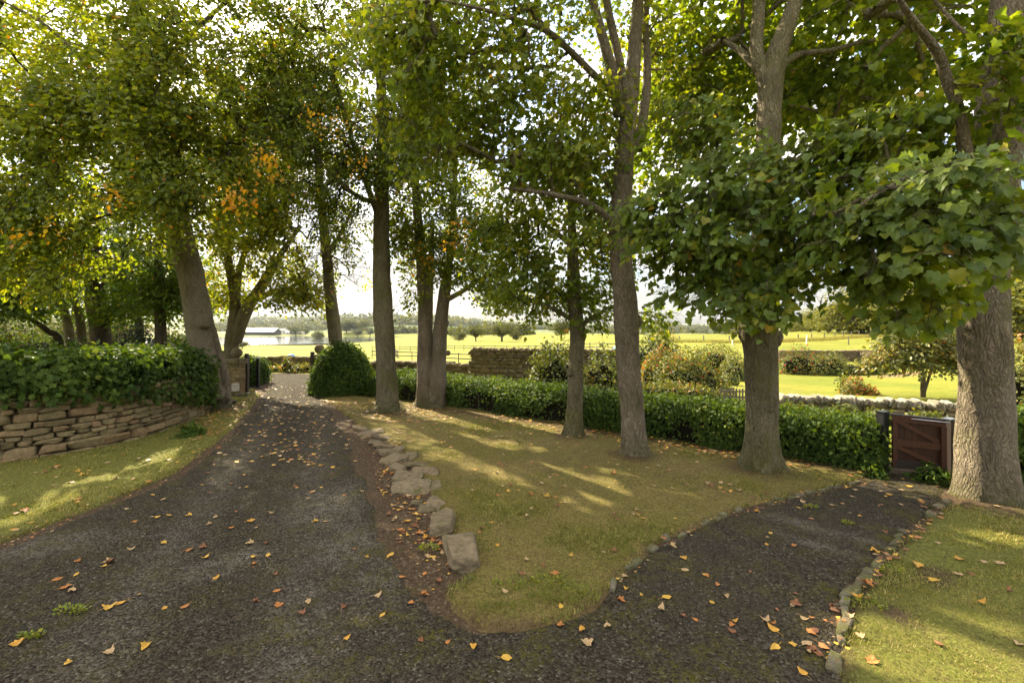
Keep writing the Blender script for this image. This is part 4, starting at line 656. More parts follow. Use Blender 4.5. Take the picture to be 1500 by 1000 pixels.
hedge('low_hedge', 'low brown and green mossy hedge behind the ivy hedge mid picture', [at(q, 0, y)[:2] for q, y in ((790, 13.2), (860, 13.0), (960, 12.7), (1049, 12.4))], lambda s: .6, lambda s: 0, lambda s: .50, .06, 700, 86, .62, T=T_OVAL, gm=G_SHRUB, bulge=.07)
for k, (px, py, rx, h) in enumerate(((1158, 600, .35, .35), (1180, 603, .4, .4), (1235, 606, .45, .42), (1290, 612, .4, .45), (1345, 616, .45, .45), (1375, 619, .35, .4))):
    c = gpt(px, py+8); bush('fern_clump', ['ferny clump at the stout tree end of the pale coped garden wall', 'second ferny clump along the pale coped wall from the stout tree', 'third ferny clump along the pale coped wall from the stout tree', 'ferny clump at the middle of the wall just above the gate post', 'yellow green ferny clump directly above the brown gate', 'ferny clump beside the thickest trunk on the coped garden wall'][k], 'fern', c, (rx, .3, h*.85), 500, .075, G_SHRUB, .45, 300+k, 'ferns along the garden wall', T=T_OVAL, core=False, lumps=6)
# picket fence piece
p0, p1 = gpt(1056, 588), gpt(1097, 588); d = p1-p0; root = thing('picket_fence', 'short run of little grey pickets beside the stout mossy tree', 'fence', p0); L = np.linalg.norm(d); k_ = 9
for k in range(k_+1): q = p0+d*k/k_; MB().box(q+A(0, 0, .17), (.045, .02, .40+.04*math.sin(k*5)), .1).build('picket', WOOD_GREY, root)
for z in (.12, .28): MB().bar(p0+A(0, .025, z), p1+A(0, .025, z), .025, .04).build('rail', WOOD_GREY, root)
# shrubs of the garden
RED = flat('red_petals', (.45, .03, .02), .6, .2, .2); PINK = flat('pink_petals', (.5, .12, .13), .6, .2, .2)
gx = lambda px, Y: onground(A((px-CX)/F*Y, Y))
SH = [('apple_bush', 'tall loose leafy shrub standing over the end of the dark stone wall', 815, 13.8, (.95, .7, 1.95), 5200, .085, .42, None), ('apple_bush', 'loose leafy shrub between the slim crooked tree and the smooth grey trunk', 885, 13.6, (.75, .7, 1.75), 4200, .085, .45, None),
      ('rose_bush', 'wide arching rose bush turning bronze with scattered red hips', 1005, 14.4, (1.3, .9, 1.50), 8000, .075, .56, (RED, 70, .022)), ('golden_shrub', 'bright yellow green shrub against the smooth grey trunk', 965, 15.4, (.75, .7, 1.55), 4000, .08, .74, None),
      ('dark_shrub', 'dense dark green rounded shrub at the field edge', 953, 22, (.85, .8, 2.3), 3500, .09, .12, None), ('golden_shrub', 'tall pale green shrub behind the dense dark green one', 975, 24, (1.0, .9, 2.75), 3200, .10, .66, None),
      ('flower_border', 'sprawling border of mixed perennials at the foot of the field fence', 1045, 24, (1.9, 1.2, 1.75), 6000, .08, .5, (PINK, 60, .03)), ('flower_border', 'low tawny border plants beside the stout mossy trunk', 1078, 21, (.8, 1, 1.3), 3000, .08, .55, None),
      ('rose_bush', 'shrub covered in red blooms in front of the terrace wall', 1168, 27.5, (1.8, .8, 1.75), 5200, .09, .5, (RED, 170, .045)), ('border_shrub', 'dull olive shrub between the red blooms and the terrace wall', 1212, 27, (1.5, .8, 1.5), 3600, .09, .48, None),
      ('border_shrub', 'pale silvery shrub at the terrace wall below its mossy top', 1245, 27, (1.3, .8, 1.0), 2600, .09, .6, None), ('border_shrub', 'low dark bush at the end of the terrace wall by the fruit tree', 1277, 27, (1.0, .8, 1.35), 2400, .08, .3, None),
      ('young_shrub', 'small bronze bush alone on the sunny garden lawn', 1255, 15.6, (.62, .5, .62), 1700, .075, .68, (RED, 40, .022)), ('young_shrub', 'thin wispy sapling beside the small bronze bush on the lawn', 1236, 16.2, (.28, .25, 1.0), 260, .08, .45, None),
      ('hedge_shrub', 'tall yellow green shrub at the edge of the picture past the thickest trunk', 1515, 11, (1.2, 1, 2.2), 5000, .09, .62, None), ('border_shrub', 'dark leafy plant in the lawn gap beside the stout mossy trunk', 1068, 18, (.4, .4, .5), 500, .1, .3, None),
      ('verge_plant', 'sunlit leafy weeds growing on the lane verge below the field wall', 405, 22.6, (1.0, .4, .42), 900, .10, .62, None), ('verge_plant', 'tall weed on the lane verge in the middle of the gateway view', 421, 22.2, (.35, .3, .85), 350, .10, .66, None), ('verge_plant', 'bright weeds on the lane verge beside the open gate leaf', 446, 22, (.9, .4, .45), 900, .10, .6, None)]
for k, (n, lab, px, Y, rad, nl, sz, t, fl) in enumerate(SH): bush(n, lab, 'plant' if 'border' in n or 'plant' in n else 'shrub', gx(px, Y), rad, nl, sz, G_SHRUB, t, 500+k, None, flowers=fl, lumps=11, shell=.6, core=n != 'young_shrub')
# fruit tree on the lawn
c = gpt(1352, 582); Yc = c[1]
tree('fruit_tree', 'small fruit tree with low drooping pale crown on the sunny garden lawn', Yc, [[(1352, 582, 8), (1353, 560, 7), (1350, 545, 6), (1335, 525, 4), (1315, 505, 3)], [(1352, 552, 5), (1370, 525, 4), (1385, 500, 3)], [(1350, 545, 5), (1352, 515, 4), (1350, 480, 3)]],
     [(1345, 505, 60, 45, Yc, 1.2, 130), (1305, 535, 35, 30, Yc, .8, 40), (1395, 520, 40, 45, Yc, 1, 50), (1350, 540, 60, 12, Yc, 1, 26)], (T_OVAL, .11, 40, .36, .62, G_SHRUB), BARK, 90, None, flare=.4, base=c, minpy=556)
# posts and field fences
def fence(name, label, pts, h, gap, rails, mat, pw=.09, group='field fences', rail=(.04, .10)):
    p, L = resample([q[:2] for q in pts], .05); root = thing(name, label, 'fence', onground(A(*p[len(p)//2])), group); n = max(2, min(95, int(L/gap))); ps = [onground(A(*p[int(k*(len(p)-1)/n)])) for k in range(n+1)]
    for q in ps: MB().box(q+A(0, 0, h/2-.15), (pw, pw, h+.3), .2).build('post', mat, root)
    for z in rails:
        m = MB()
        for a, b in zip(ps, ps[1:]): m.bar(a+A(0, -pw*.6, z), b+A(0, -pw*.6, z), rail[0], rail[1], .2)
        m.build('rail', mat, root)
fence('paddock_fence', 'dark railed paddock fence nearest the yard, behind the double trunk', [gpt(545, 525), gpt(600, 527), gpt(690, 534), gpt(745, 534), gpt(800, 531)], 1.15, 3.2, (.55, 1.0), WOOD_DARK)
fence('paddock_fence', 'second dark railed paddock fence running level across the field behind the first', [gpt(545, 514), gpt(610, 516), gpt(660, 513), (*gpt(770, 515)[:2],), gpt(905, 517)], 1.2, 3.6, (.6, 1.05), WOOD_DARK)
fence('paddock_fence', 'short cross rail fence joining the two paddock fences', [gpt(583, 525), gpt(572, 515)], 1.15, 3, (.55, 1.0), WOOD_DARK)
fence('wire_fence', 'weathered post and wire fence along the foot of the yellow field', [gpt(905, 500), gpt(980, 501), gpt(1060, 501), gpt(1150, 500), gpt(1215, 496), gpt(1262, 492), gpt(1330, 488)], 1.15, 4.2, (.5, .8, 1.05), WOOD_GREY, .14, rail=(.015, .015))
fence('field_fence', 'pale rail fence in the gap beyond the thickest trunk', [gpt(1470, 494), gpt(1500, 493), gpt(1560, 492)], 1.3, 2.4, (.4, .75, 1.1), WOOD_GREY, .12)
fence('lake_fence', 'thin old post fence along the near shore of the lake', [gpt(255, 510), gpt(380, 507), gpt(430, 505), gpt(470, 503)], 1.2, 9, (.6, 1.0), WOOD_GREY, .22, rail=(.05, .08))
for px, py, h, lab in ((1181, 504, 1.5, 'leaning white post in the grass above the terrace wall'), (1073, 506, 1.2, 'short white post by the fence beside the stout mossy trunk'), (1243, 505, 1.3, 'thin wooden stake standing in the grass above the terrace wall')):
    c = gpt(px, py); m = MB(); m.bar(c-A(0, 0, .2), c+A(.12 if px == 1181 else 0, 0, h), .14, .14); o = m.build('marker_post', WHITE if px != 1243 else WOOD_GREY); o.location = (0, 0, 0); tag(o, lab, 'post'); bv = o.modifiers.new('b', 'BEVEL'); bv.width = .02
c = gx(906, 25); root = thing('water_butt', 'teal barrel half hidden behind the smooth grey trunk in the garden', 'barrel', c); TEAL = flat('teal_plastic', (.10, .30, .30), .5, .4, .15)
m = MB(); m.tube([c+A(0, 0, z) for z in (-.1, .2, .6, 1.0, 1.25)], [.34, .40, .43, .40, .34], 18); m.build('barrel', TEAL, root); m = MB(); m.tube([c+A(0, 0, 1.24), c+A(0, 0, 1.32)], [.37, .36], 18); m.build('lid', TEAL, root)
c = gpt(660, 537); root = thing('trough', 'small dark water trough beside the nearest paddock fence', 'trough', c); m = MB(); m.box(c+A(0, 0, .18), (.9, .45, .12)); m.box(c+A(0, -.2, .3), (.9, .05, .3)); m.box(c+A(0, .2, .3), (.9, .05, .3)); m.box(c+A(-.43, 0, .3), (.05, .36, .3)); m.box(c+A(.43, 0, .3), (.05, .36, .3)); m.build('tub', BLACK, root); MB().box(c+A(0, 0, .33), (.8, .34, .01)).build('water', WATER.m, root)
c = gx(775, 20); v, f = rock((1.6, .8, .8), 9, 8, .2, .6); o = MB().add(v, f, .5, True).build('white_sack', WHITE); o.location = (c[0], c[1], c[2]+.95); o.location = (c[0], 20, H+(HY-527)/F*20); tag(o, 'white bulky sack lying behind the end of the dark stone wall', 'sack')
c = gpt(427, 524); o = MB().tube([c+A(-.35, 0, .22), c+A(.35, 0, .22)], [.22, .22], 14).build('feed_tub', flat('blue_plastic', (.12, .25, .5), .4, .4, .1)); tag(o, 'small blue tub lying in the sunlit field beyond the lane wall', 'tub')
# barn and farm across the lake
ROOF = flat('pale_sheet_roof', (.50, .50, .49), .5, .3, .15, .3); BWALL = flat('dark_barn_boarding', (.045, .045, .04), .8, .2, .3, .6); REND = flat('pale_render', (.55, .52, .46), .9, .2, .15, .4); SLATE = flat('slate', (.16, .15, .15), .7, .3, .25, .6); GLASS = flat('dark_window', (.03, .035, .04), .2, .5, .1)
def building(name, label, px, Y, w, dp, hw, hr, wm, rm, nwin=0, chim=False):
    c = gx(px, Y); root = thing(name, label, 'building', c); b = MB(); b.box(c+A(0, 0, hw/2-.5), (w, dp, hw+1)); v = [(s*w/2, y, z) for s in (-1, 1) for y, z in ((-dp/2, hw), (dp/2, hw), (0, hr-.15))]; b.add(np.array(v)+c, [[0, 1, 2], [3, 5, 4]]); b.build('wall', wm, root)
    r = MB(); e = .5; tk = .25
    for s in (-1, 1):
        q = np.array([(-w/2-e, s*(dp/2+e), hw-.15), (w/2+e, s*(dp/2+e), hw-.15), (w/2+e, 0, hr), (-w/2-e, 0, hr)]); q = np.concatenate([q, q+A(0, 0, tk)])+c; r.add(q, [[0, 1, 2, 3], [7, 6, 5, 4], [0, 4, 5, 1], [1, 5, 6, 2], [2, 6, 7, 3], [3, 7, 4, 0]])
    ro = r.build('roof', rm, root)
    if chim: MB().box(c+A(w*.4, 0, hr+.6), (.9, .9, 1.9)).build('chimney', wm, ro)
    for k in range(nwin): MB().box(c+A((k+.5)/nwin*w-w/2, -dp/2-.03, hw*.55), (w/nwin*.35, .08, hw*.35)).build('window', GLASS, root)
building('barn', 'long dark barn with pale sheet roof across the lake', 379, 585, 47, 18, 4.2, 8.6, BWALL, ROOF, 0); building('farmhouse', 'pale farmhouse beside the long dark barn across the lake', 414, 610, 11, 8, 4.6, 7.6, REND, SLATE, 3, True); building('outbuilding', 'low white outbuilding beyond the farmhouse across the lake', 426, 600, 10, 7, 2.8, 5, REND, ROOF, 2); building('farm_shed', 'tiny pale shed at the far shore of the lake', 441, 590, 7, 5, 2.4, 4, REND, SLATE, 1)

# far trees: three kinds built once, then copied with their parts
def farproto(name, label, loc, scale, kind, group):
    r_ = np.random.default_rng(900+kind); root = thing(name, label, 'tree', A(0, 0, 0), group); n = 15; ht = 1.0
    cl = nrm(r_.normal(0, 1, (n, 3)))*r_.uniform(.15, .34, (n, 1))*A(1.15, 1.15, 1.0)+A(0, 0, [.60, .56, .62, .46][kind]); cr = r_.uniform(.13, .22, n); N = 5200
    k = r_.integers(0, n, N); u = nrm(r_.normal(0, 1, (N, 3))); p = cl[k]+u*(cr[k]*r_.uniform(.65, 1.05, N))[:, None]; p = p[p[:, 2] > [.17, .04, .2, -.05][kind]]; k = k[:len(p)]
    lm = cover(p, nrm(p-A(0, 0, .5)), 1, .034, T_OVAL, G_FAR, 77+kind, .42, down=.3, jit=.012); lm.build('crown', G_FAR, root); t = MB(); t.tube([(0, 0, -.1), (.01, 0, .2), (0, .01, .45), (.02, 0, .7)], [.035, .028, .022, .008], 8)
    for q in cl[:8]: t.tube([(0, 0, .25), (q*.5+A(0, 0, .17)), q], [.016, .011, .004], 5)
    t.build('trunk', BARK_DARK, root); return root
FG = 'trees scattered over the far fields'
FT = [(465, 500, 17, 0, 'round dark tree standing alone at the near corner of the lake'), (524, 494, 11, 0, 'bright yellowish tree standing alone in the far field left of a dark one'), (542, 493, 13, 2, 'dark upright tree beside the bright yellowish one in the far field'), (433, 491, 15, 0, 'broad tree at the far shore beside the farm sheds'), (447, 490, 9, 1, 'low pale tree on the far shore past the broad one'), (508, 487, 19, 1, 'wide grey green tree at the edge of the far wood behind the leaning trunk'), (519, 487, 18, 0, 'second wide grey green tree of the far wood'), (530, 486, 18, 1, 'third grey green tree of the far wood above the yellowish one'), (490, 487, 14, 0, 'small rounded tree seen just past the leaning trunk'),
      (697, 500, 22, 0, 'spreading tree in the field hedge seen beyond the double trunk'), (735, 500, 26, 0, 'broadest spreading field tree right above the paddock rails'), (672, 499, 14, 1, 'small pale field tree just past the double trunk'), (757, 498, 15, 1, 'low bushy tree at the end of the field hedge'), (822, 499, 30, 0, 'dark spreading tree behind the slim crooked tree'), (1014, 489, 6, 2, 'single dark pointed tree alone on the horizon'), (968, 490, 4, 1, 'tiny bush on the horizon beside the smooth grey trunk'), (1092, 490, 4, 1, 'tiny horizon bush close to the stout mossy trunk')]
protos = {}
def fartree_(px, py, hpx, kind, lab, group, Y=None, name='field_tree', wide=1.0):
    c = gpt(px, py) if Y is None else gx(px, Y); h = hpx/F*c[1]*1.15; s = (h*1.05*wide, h*1.05*wide, h)
    if kind not in protos: protos[kind] = farproto(name, lab, c, s, kind, group); o = protos[kind]; o['label'] = lab; o['group'] = group; o.location = tuple(c); o.scale = s; return o
    o = dup(protos[kind], c, lab, random.uniform(0, 6), s, group); o.name = name; return o
def fartree(*a, **k):
    o = fartree_(*a, **k)
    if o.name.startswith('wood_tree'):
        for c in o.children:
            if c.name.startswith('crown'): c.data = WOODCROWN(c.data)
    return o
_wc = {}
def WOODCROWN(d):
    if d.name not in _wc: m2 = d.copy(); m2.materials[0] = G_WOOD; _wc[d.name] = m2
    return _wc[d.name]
for i, (px, py, h, k, lab) in enumerate(FT): fartree(px, py, h, 3 if i in (0, 1, 3, 4, 5, 6, 7, 8, 11, 12, 15, 16) and i != 1 else k, lab, FG, wide=random.uniform(1.1, 1.6))
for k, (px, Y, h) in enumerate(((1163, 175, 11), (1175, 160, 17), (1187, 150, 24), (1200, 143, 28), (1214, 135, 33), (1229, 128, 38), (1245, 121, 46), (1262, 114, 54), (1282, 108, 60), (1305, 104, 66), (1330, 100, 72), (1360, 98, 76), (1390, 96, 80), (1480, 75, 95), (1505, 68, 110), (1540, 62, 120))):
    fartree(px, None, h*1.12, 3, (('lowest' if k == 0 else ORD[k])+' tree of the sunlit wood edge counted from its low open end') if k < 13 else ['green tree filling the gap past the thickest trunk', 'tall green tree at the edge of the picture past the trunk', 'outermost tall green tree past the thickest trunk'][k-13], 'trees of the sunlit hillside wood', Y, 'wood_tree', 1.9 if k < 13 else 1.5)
for k, (px, Y, h, w_) in enumerate(((262, 70, 34, 1.6), (300, 190, 22, 1.4), (20, 45, 60, 1.6), (70, 50, 55, 1.5), (120, 42, 62, 1.5), (175, 40, 66, 1.4), (-40, 40, 66, 1.6), (355, 150, 12, 1.5))): fartree(px, None, h, k % 3, ['bushy tree beyond the hedge in the gap by the straight dark trunk', 'smaller tree at the lake edge seen past the straight dark trunk', 'sunlit tree in the field under the long low bough', 'sunlit field tree behind the bent tree', 'field tree behind the leaning row of trunks', 'field tree behind the thick red brown trunk', 'sunlit tree at the outer edge of the field', 'low bush by the lake next to the many stemmed tree'][k], 'trees at the field edge behind the wall', Y, 'edge_tree', w_)
# far woods as one mass
wb = MB(); wp = []; r_ = np.random.default_rng(5)
for (xa, ya, xb, yb, n, s) in ((395, 484, 475, 482, 150, 9), (300, 485, 420, 483, 130, 9), (440, 479, 560, 476, 150, 14), (300, 477, 480, 475, 160, 14), (560, 474, 760, 478, 170, 16), (640, 489, 770, 489, 140, 6), (560, 487, 640, 486, 90, 7), (760, 482, 1120, 483, 340, 12), (900, 479, 1130, 480, 150, 16), (520, 469, 720, 472, 80, 20), (860, 487.5, 1110, 487.8, 110, 7), (330, 470, 520, 468, 80, 20)):
    for k in range(n): t = r_.random(); q = gpt(xa+(xb-xa)*t, ya+(yb-ya)*t+r_.normal(0, .7)); wp.append((q, s*r_.uniform(.6, 1.25)))
wc = np.array([q for q, s in wp]); ws = np.array([s for q, s in wp]); per = 46; u = nrm(r_.normal(0, 1, (len(wc)*per, 3))); u[:, 2] = np.abs(u[:, 2]); pos = np.repeat(wc, per, 0)+u*np.repeat(ws, per)[:, None]*A(.75, .75, .9)*r_.uniform(.5, 1, (len(u), 1)); leaves(wb, T_OVAL, pos, u*A(1, 1, .2)+r_.normal(0, .3, u.shape), u, np.repeat(ws, per)*.45*r_.uniform(.6, 1.2, len(u)), np.clip(np.repeat(r_.normal(.3, .18, len(wc)), per)+r_.normal(0, .1, len(u)), 0, 1)); tag(wb.build('woods', G_FAR), kind='stuff')

# ================================================================== grass and fallen leaves
def inpoly(poly, n, r_, lo=.0, near=True):
    p = np.array(poly); out = []; t = 0
    while t < n:
        q = r_.uniform(p.min(0), p.max(0), (n*3, 2)); q = q[(q[:, 1] > 1.9)]; d = np.hypot(q[:, 0], q[:, 1])
        if near: q = q[r_.random(len(q)) < np.clip((4.2/d)**1.7, 0, 1)]
        q = q[sdist(q, poly) > lo]; out.append(q); t += len(q)
    return np.concatenate(out)[:n]
gb = MB(); r_ = np.random.default_rng(8)
for poly, n, t0, ln in ((wedge_poly, 260000, .36, .027), (left_poly, 60000, .50, .034), (right_poly, 120000, .47, .030)):
    q = inpoly(poly, n, r_, .0); so = soilat(q, sdist(q, poly)); q = q[r_.random(len(q)) > so*.95]; pat = .5*fbm(np.c_[q*1.4, 0*q[:, :1]+3], 3)+.5*fbm(np.c_[q*11, 0*q[:, :1]+3], 2); q = q[r_.random(len(q)) < np.clip((pat-.32)*3.4, 0, 1)]; pat = fbm(np.c_[q*1.4, 0*q[:, :1]+3], 3); N = len(q); l = ln*r_.uniform(.4, 1.25, N)
    # lusher tufts at the tip of the lawn wedge and along the edges
    tuft = np.exp(-(segd(q, gp(655, 872), gp(850, 885))/.30)**2)*(fbm(np.c_[q*5, 0*q[:, :1]], 2) > .47)*(poly is wedge_poly); l = l*(1+1.1*tuft*r_.random(N)); t = np.clip(t0+(pat-.5)*.7+r_.normal(0, .14, N), 0, 1); dry = r_.random(N) < .22; t = np.where(dry, r_.uniform(.85, 1, N), np.clip(t, 0, .8)); t = np.where(tuft > .3, r_.uniform(.35, .62, N), t)
    b = np.c_[q, np.full(N, .022)]; a = r_.uniform(0, 6.283, N); lean = r_.uniform(.2, 1.3, N); tip = b+np.c_[np.cos(a)*lean*l, np.sin(a)*lean*l, l]; w = np.c_[-np.sin(a), np.cos(a), 0*a]*(.0022+.0006*np.hypot(q[:, 0], q[:, 1]))[:, None]*.8
    v = np.stack([b-w, b+w, tip], 1).reshape(-1, 3); gb.add(v, np.arange(3*N).reshape(N, 3), np.repeat(t, 3))
tag(gb.build('grass', G_GRASS), kind='stuff')
# rough tawny grass under the field fence
rg = MB(); r_ = np.random.default_rng(15); L = [gpt(a, b) for a, b in ((960, 501), (1060, 502), (1150, 501), (1215, 498), (1262, 494), (1330, 490))]
pp, _ = resample([q[:2] for q in L], .05); N = 16000; q = pp[r_.integers(0, len(pp), N)]+r_.normal(0, .55, (N, 2)); z = zf(q[:, 0], q[:, 1]); l = r_.uniform(.2, .75, N); a = r_.uniform(0, 6.28, N); b = np.c_[q, z-.05]; w = np.c_[np.cos(a), np.sin(a), 0*a]*.03
rg.add(np.stack([b-w, b+w, b+np.c_[r_.normal(0, .12, (N, 2)), l]], 1).reshape(-1, 3), np.arange(3*N).reshape(N, 3), np.repeat(np.clip(r_.normal(.75, .2, N), 0, 1), 3)); tag(rg.build('rough_grass', G_GRASS), kind='stuff')
# weeds: little rosettes on lawn tip and in cracks
WEEDS = [(800, 858, .12, 'clover patch growing in the tip of the lawn wedge by the kerb'), (845, 868, .10, 'leafy weed patch in the lawn wedge nearest the path'), (745, 862, .11, 'low leafy weeds in the lawn tip above the yellow leaf'), (676, 802+30, .06, 'small weed beside the largest border block'), (628, 806, .08, 'clover tuft between the soil strip and the long mossy block'), (104, 898, .08, 'moss green grass tuft growing from a crack in the tarmac drive'), (46, 935, .05, 'smaller grass tuft in the tarmac crack at the picture edge'), (1188, 745, .06, 'spindly seedling growing out of the tarmac path'), (1242, 769, .05, 'little green weed on the tarmac path near the outer kerb'), (1300, 838, .10, 'green weed tuft at the outer kerb of the path by the bare soil'), (1270, 890, .12, 'grass tuft behind the outer kerb stones in the side lawn'), (588, 622+6, .10, 'green seedlings at the foot of the ribbed mossy trunk'), (540, 597, .12, 'leafy suckers on the bush side of the ribbed mossy trunk')]
for k, (px, py, R, lab) in enumerate(WEEDS):
    c = gp(px, py); r2 = np.random.default_rng(k); n = int(70+500*R); a = r2.uniform(0, 6.28, n); rr = R*np.sqrt(r2.random(n)); asp = (1.6, .55) if px < 150 else (1.2, .8); p = np.c_[c[0]+np.cos(a)*rr*asp[0], c[1]+np.sin(a)*rr*asp[1], r2.uniform(.01, .03+.2*R, n)]; m = MB(); leaves(m, T_OVAL, p, np.c_[np.cos(a), np.sin(a), r2.uniform(.2, 1.2, n)], r2.normal(0, .5, (n, 3))+A(0, 0, 1), .016*r2.uniform(.6, 1.5, n)+R*.04, np.clip(r2.normal(.7, .2, n), 0, .9)); tag(m.build('weed', G_SYC), lab, 'weed', 'weeds in lawn and tarmac')
# fallen leaves
LC = {'yellow': (.55, .32, .045), 'orange': (.40, .155, .035), 'rust brown': (.20, .08, .03), 'pale tan': (.42, .28, .13), 'golden': (.52, .27, .035)}
def leafm(n, c):
    m = M(n.replace(' ', '_')+'_fallen_leaf'); z = m.noise(38, 4, .7); m.set(m.mix(m.ramp(z, [(.35, 0), (.75, .8)]), c, tuple(q*.45 for q in c)), .6, .3); return m.m
LMAT = {k: leafm(k, v) for k, v in LC.items()}
def litter_leaf(seed):
    r2 = np.random.default_rng(seed); P, f = (T_MAPLE if seed % 3 == 0 else tpl([(0, 0), (.34, .12), (.42, .4), (.26, .75), (0, 1.05)], .1, .1, .4)); P = P-A(0, .4, 0); c = r2.uniform(.5, 1.5)*r2.choice([1, 1, -.5]); ax = r2.uniform(0, 3.1); u = P[:, 0]*math.cos(ax)+P[:, 1]*math.sin(ax); z = c*u**2+r2.normal(0, .035, len(P)); P = P*A(1, 1, 0)*A(r2.uniform(.7, 1), 1, 1); P[:, 2] = z-z.min()+.03
    b0 = P[0]; s = np.array([b0, b0+A(.03, -.25, .03), b0+A(.10, -.5, .01)]); m = MB().add(P, f); m.tube(s, [.02, .016, .014], 4); return m
PROT = {}
def put_leaf(x, y, z, s, colr, rz):
    k = random.randrange(8)
    if (colr, k) not in PROT: o = litter_leaf(k).build('fallen_leaf', LMAT[colr]); PROT[colr, k] = o
    else: o = PROT[colr, k].copy(); C.objects.link(o)
    o.location = (x, y, z); o.scale = (s, s, s); o.rotation_euler = (random.uniform(-.15, .15), random.uniform(-.15, .15), rz); return o
KNOWN = [(740, 968, 'yellow', .085), (890, 923, 'pale tan', .075), (1133, 926, 'golden', .11), (1136, 953, 'yellow', .09), (975, 880, 'yellow', .08), (905, 855, 'yellow', .05), (917, 866, 'yellow', .05), (803, 733, 'yellow', .10), (740, 874, 'pale tan', .08), (552, 877, 'pale tan', .075), (451, 884, 'pale tan', .08), (213, 950, 'yellow', .075), (1176, 990, 'golden', .08), (508, 938, 'golden', .06), (408, 889, 'orange', .075), (407, 868, 'orange', .07), (272, 891, 'orange', .07), (96, 863, 'orange', .09), (105, 869, 'pale tan', .08), (157, 826, 'pale tan', .09), (152, 832, 'yellow', .06), (192, 807, 'pale tan', .07), (240, 797, 'yellow', .08), (276, 757, 'yellow', .07), (306, 770, 'pale tan', .06), (372, 818, 'yellow', .07), (393, 816, 'yellow', .08), (391, 798, 'rust brown', .06), (590, 848, 'orange', .07), (622, 872, 'orange', .07), (602, 887, 'orange', .07), (82, 852, 'orange', .08), (178, 886, 'golden', .09), (160, 893, 'yellow', .09), (345, 752, 'orange', .05), (296, 712, 'yellow', .06), (616, 941, 'rust brown', .06), (1072, 920, 'orange', .05), (1035, 848, 'orange', .05), (772, 760, 'pale tan', .07), (694, 950, 'golden', .07), (656, 944, 'orange', .05), (622, 842, 'orange', .06), (1197, 962, 'rust brown', .08), (1206, 952, 'orange', .08), (1190, 955, 'rust brown', .08), (1222, 898, 'rust brown', .08), (1271, 863, 'orange', .1), (1281, 812, 'golden', .1), (1350, 700+38, 'orange', .08), (36, 755, 'rust brown', .08), (35, 752, 'orange', .08), (115, 686+8, 'golden', .08), (120, 700, 'yellow', .09), (80, 690, 'pale tan', .1), (20, 745, 'golden', .08), (24, 757, 'pale tan', .09), (115, 736, 'orange', .08), (170, 705, 'pale tan', .08), (1440, 830, 'pale tan', .07), (1465, 832, 'pale tan', .08), (1420, 848, 'rust brown', .07), (1348, 838, 'golden', .08), (1278, 978, 'orange', .08), (1260, 940, 'pale tan', .06)]
cand = [(*gp(px, py)[:2], c, s*.88) for px, py, c, s in KNOWN]
r_ = np.random.default_rng(12); wts = {'yellow': .18, 'orange': .20, 'rust brown': .24, 'pale tan': .26, 'golden': .12}; keys = list(wts); pv = np.array([wts[k] for k in keys])
ZONES = [(left_poly, 150, None), (drive_poly, 380, None), (wedge_poly, 330, None), (path_poly, 60, None), (right_poly, 50, None), (G2([(545, 690), (600, 690), (650, 770), (672, 850), (640, 880), (585, 800)]), 90, None), (G2([(290, 614), (330, 590), (385, 580), (365, 606), (320, 640), (280, 650)]), 330, None), (G2([(470, 588), (545, 584), (600, 592), (690, 606), (640, 625), (560, 622), (500, 604)]), 420, None), (G2([(690, 606), (1000, 652), (1200, 683), (1180, 692), (990, 664), (720, 624)]), 200, None), (G2([(395, 585), (470, 590), (505, 640), (470, 690), (340, 660)]), 220, None), (G2([(1225, 990), (1238, 890), (1290, 818), (1380, 745), (1395, 748), (1310, 830), (1262, 900), (1250, 990)]), 75, None)]
SMALL = G2([(545, 690), (600, 690), (650, 770), (665, 870), (640, 890), (585, 800)]); ZONES += [(SMALL, 160, 'bits'), (G2([(500, 625), (545, 690), (600, 690), (560, 640)]), 80, 'bits'), (G2([(1205, 1000), (1222, 890), (1280, 818), (1370, 745), (1392, 745), (1300, 825), (1250, 895), (1240, 1000)]), 150, 'bits'), (G2([(860, 900), (960, 797), (1080, 748), (1262, 705), (1270, 712), (1085, 757), (970, 808), (880, 905)]), 130, 'bits'), (G2([(0, 795), (260, 692), (330, 638), (340, 645), (265, 702), (0, 808)]), 110, 'bits')]
for poly, n, _ in ZONES:
    p = np.array(poly); q = r_.uniform(p.min(0), p.max(0), (n*14, 2)); q = q[(q[:, 1] > 2.9) & (sdist(q, poly) > 0)]; q = q[r_.random(len(q)) < np.clip(.35+.9*fbm(np.c_[q*1.5, 0*q[:, :1]+9], 2), 0, 1)*np.clip(.25+q[:, 1]/9, 0, 1)][:n]
    cand += [(x, y, keys[int(r_.choice(5, p=pv))], float(r_.uniform(.012, .03) if _ else r_.uniform(.032, .078))) for x, y in q]
def surface(x, y):
    P = np.array([[x, y]])
    for poly, z, n in ((wedge_poly, .045, 'lawn wedge'), (left_poly, .042, 'green verge'), (right_poly, .045, 'side lawn'), (path_poly, .024, 'tarmac path'), (drive_poly, .018, 'tarmac drive')):
        d = sdist(P, poly)[0]
        if d > -.02: return z, n
    return .01, 'bare soil'
vis = [q for q in cand if 2.6 < q[1] < 17 and abs(q[0]/q[1]) < 1.13]; vis = vis[:len(KNOWN)]+sorted(vis[len(KNOWN):], key=lambda q: -q[3]/math.hypot(q[0], q[1])); indiv = vis[:300]; rest = vis[300:]
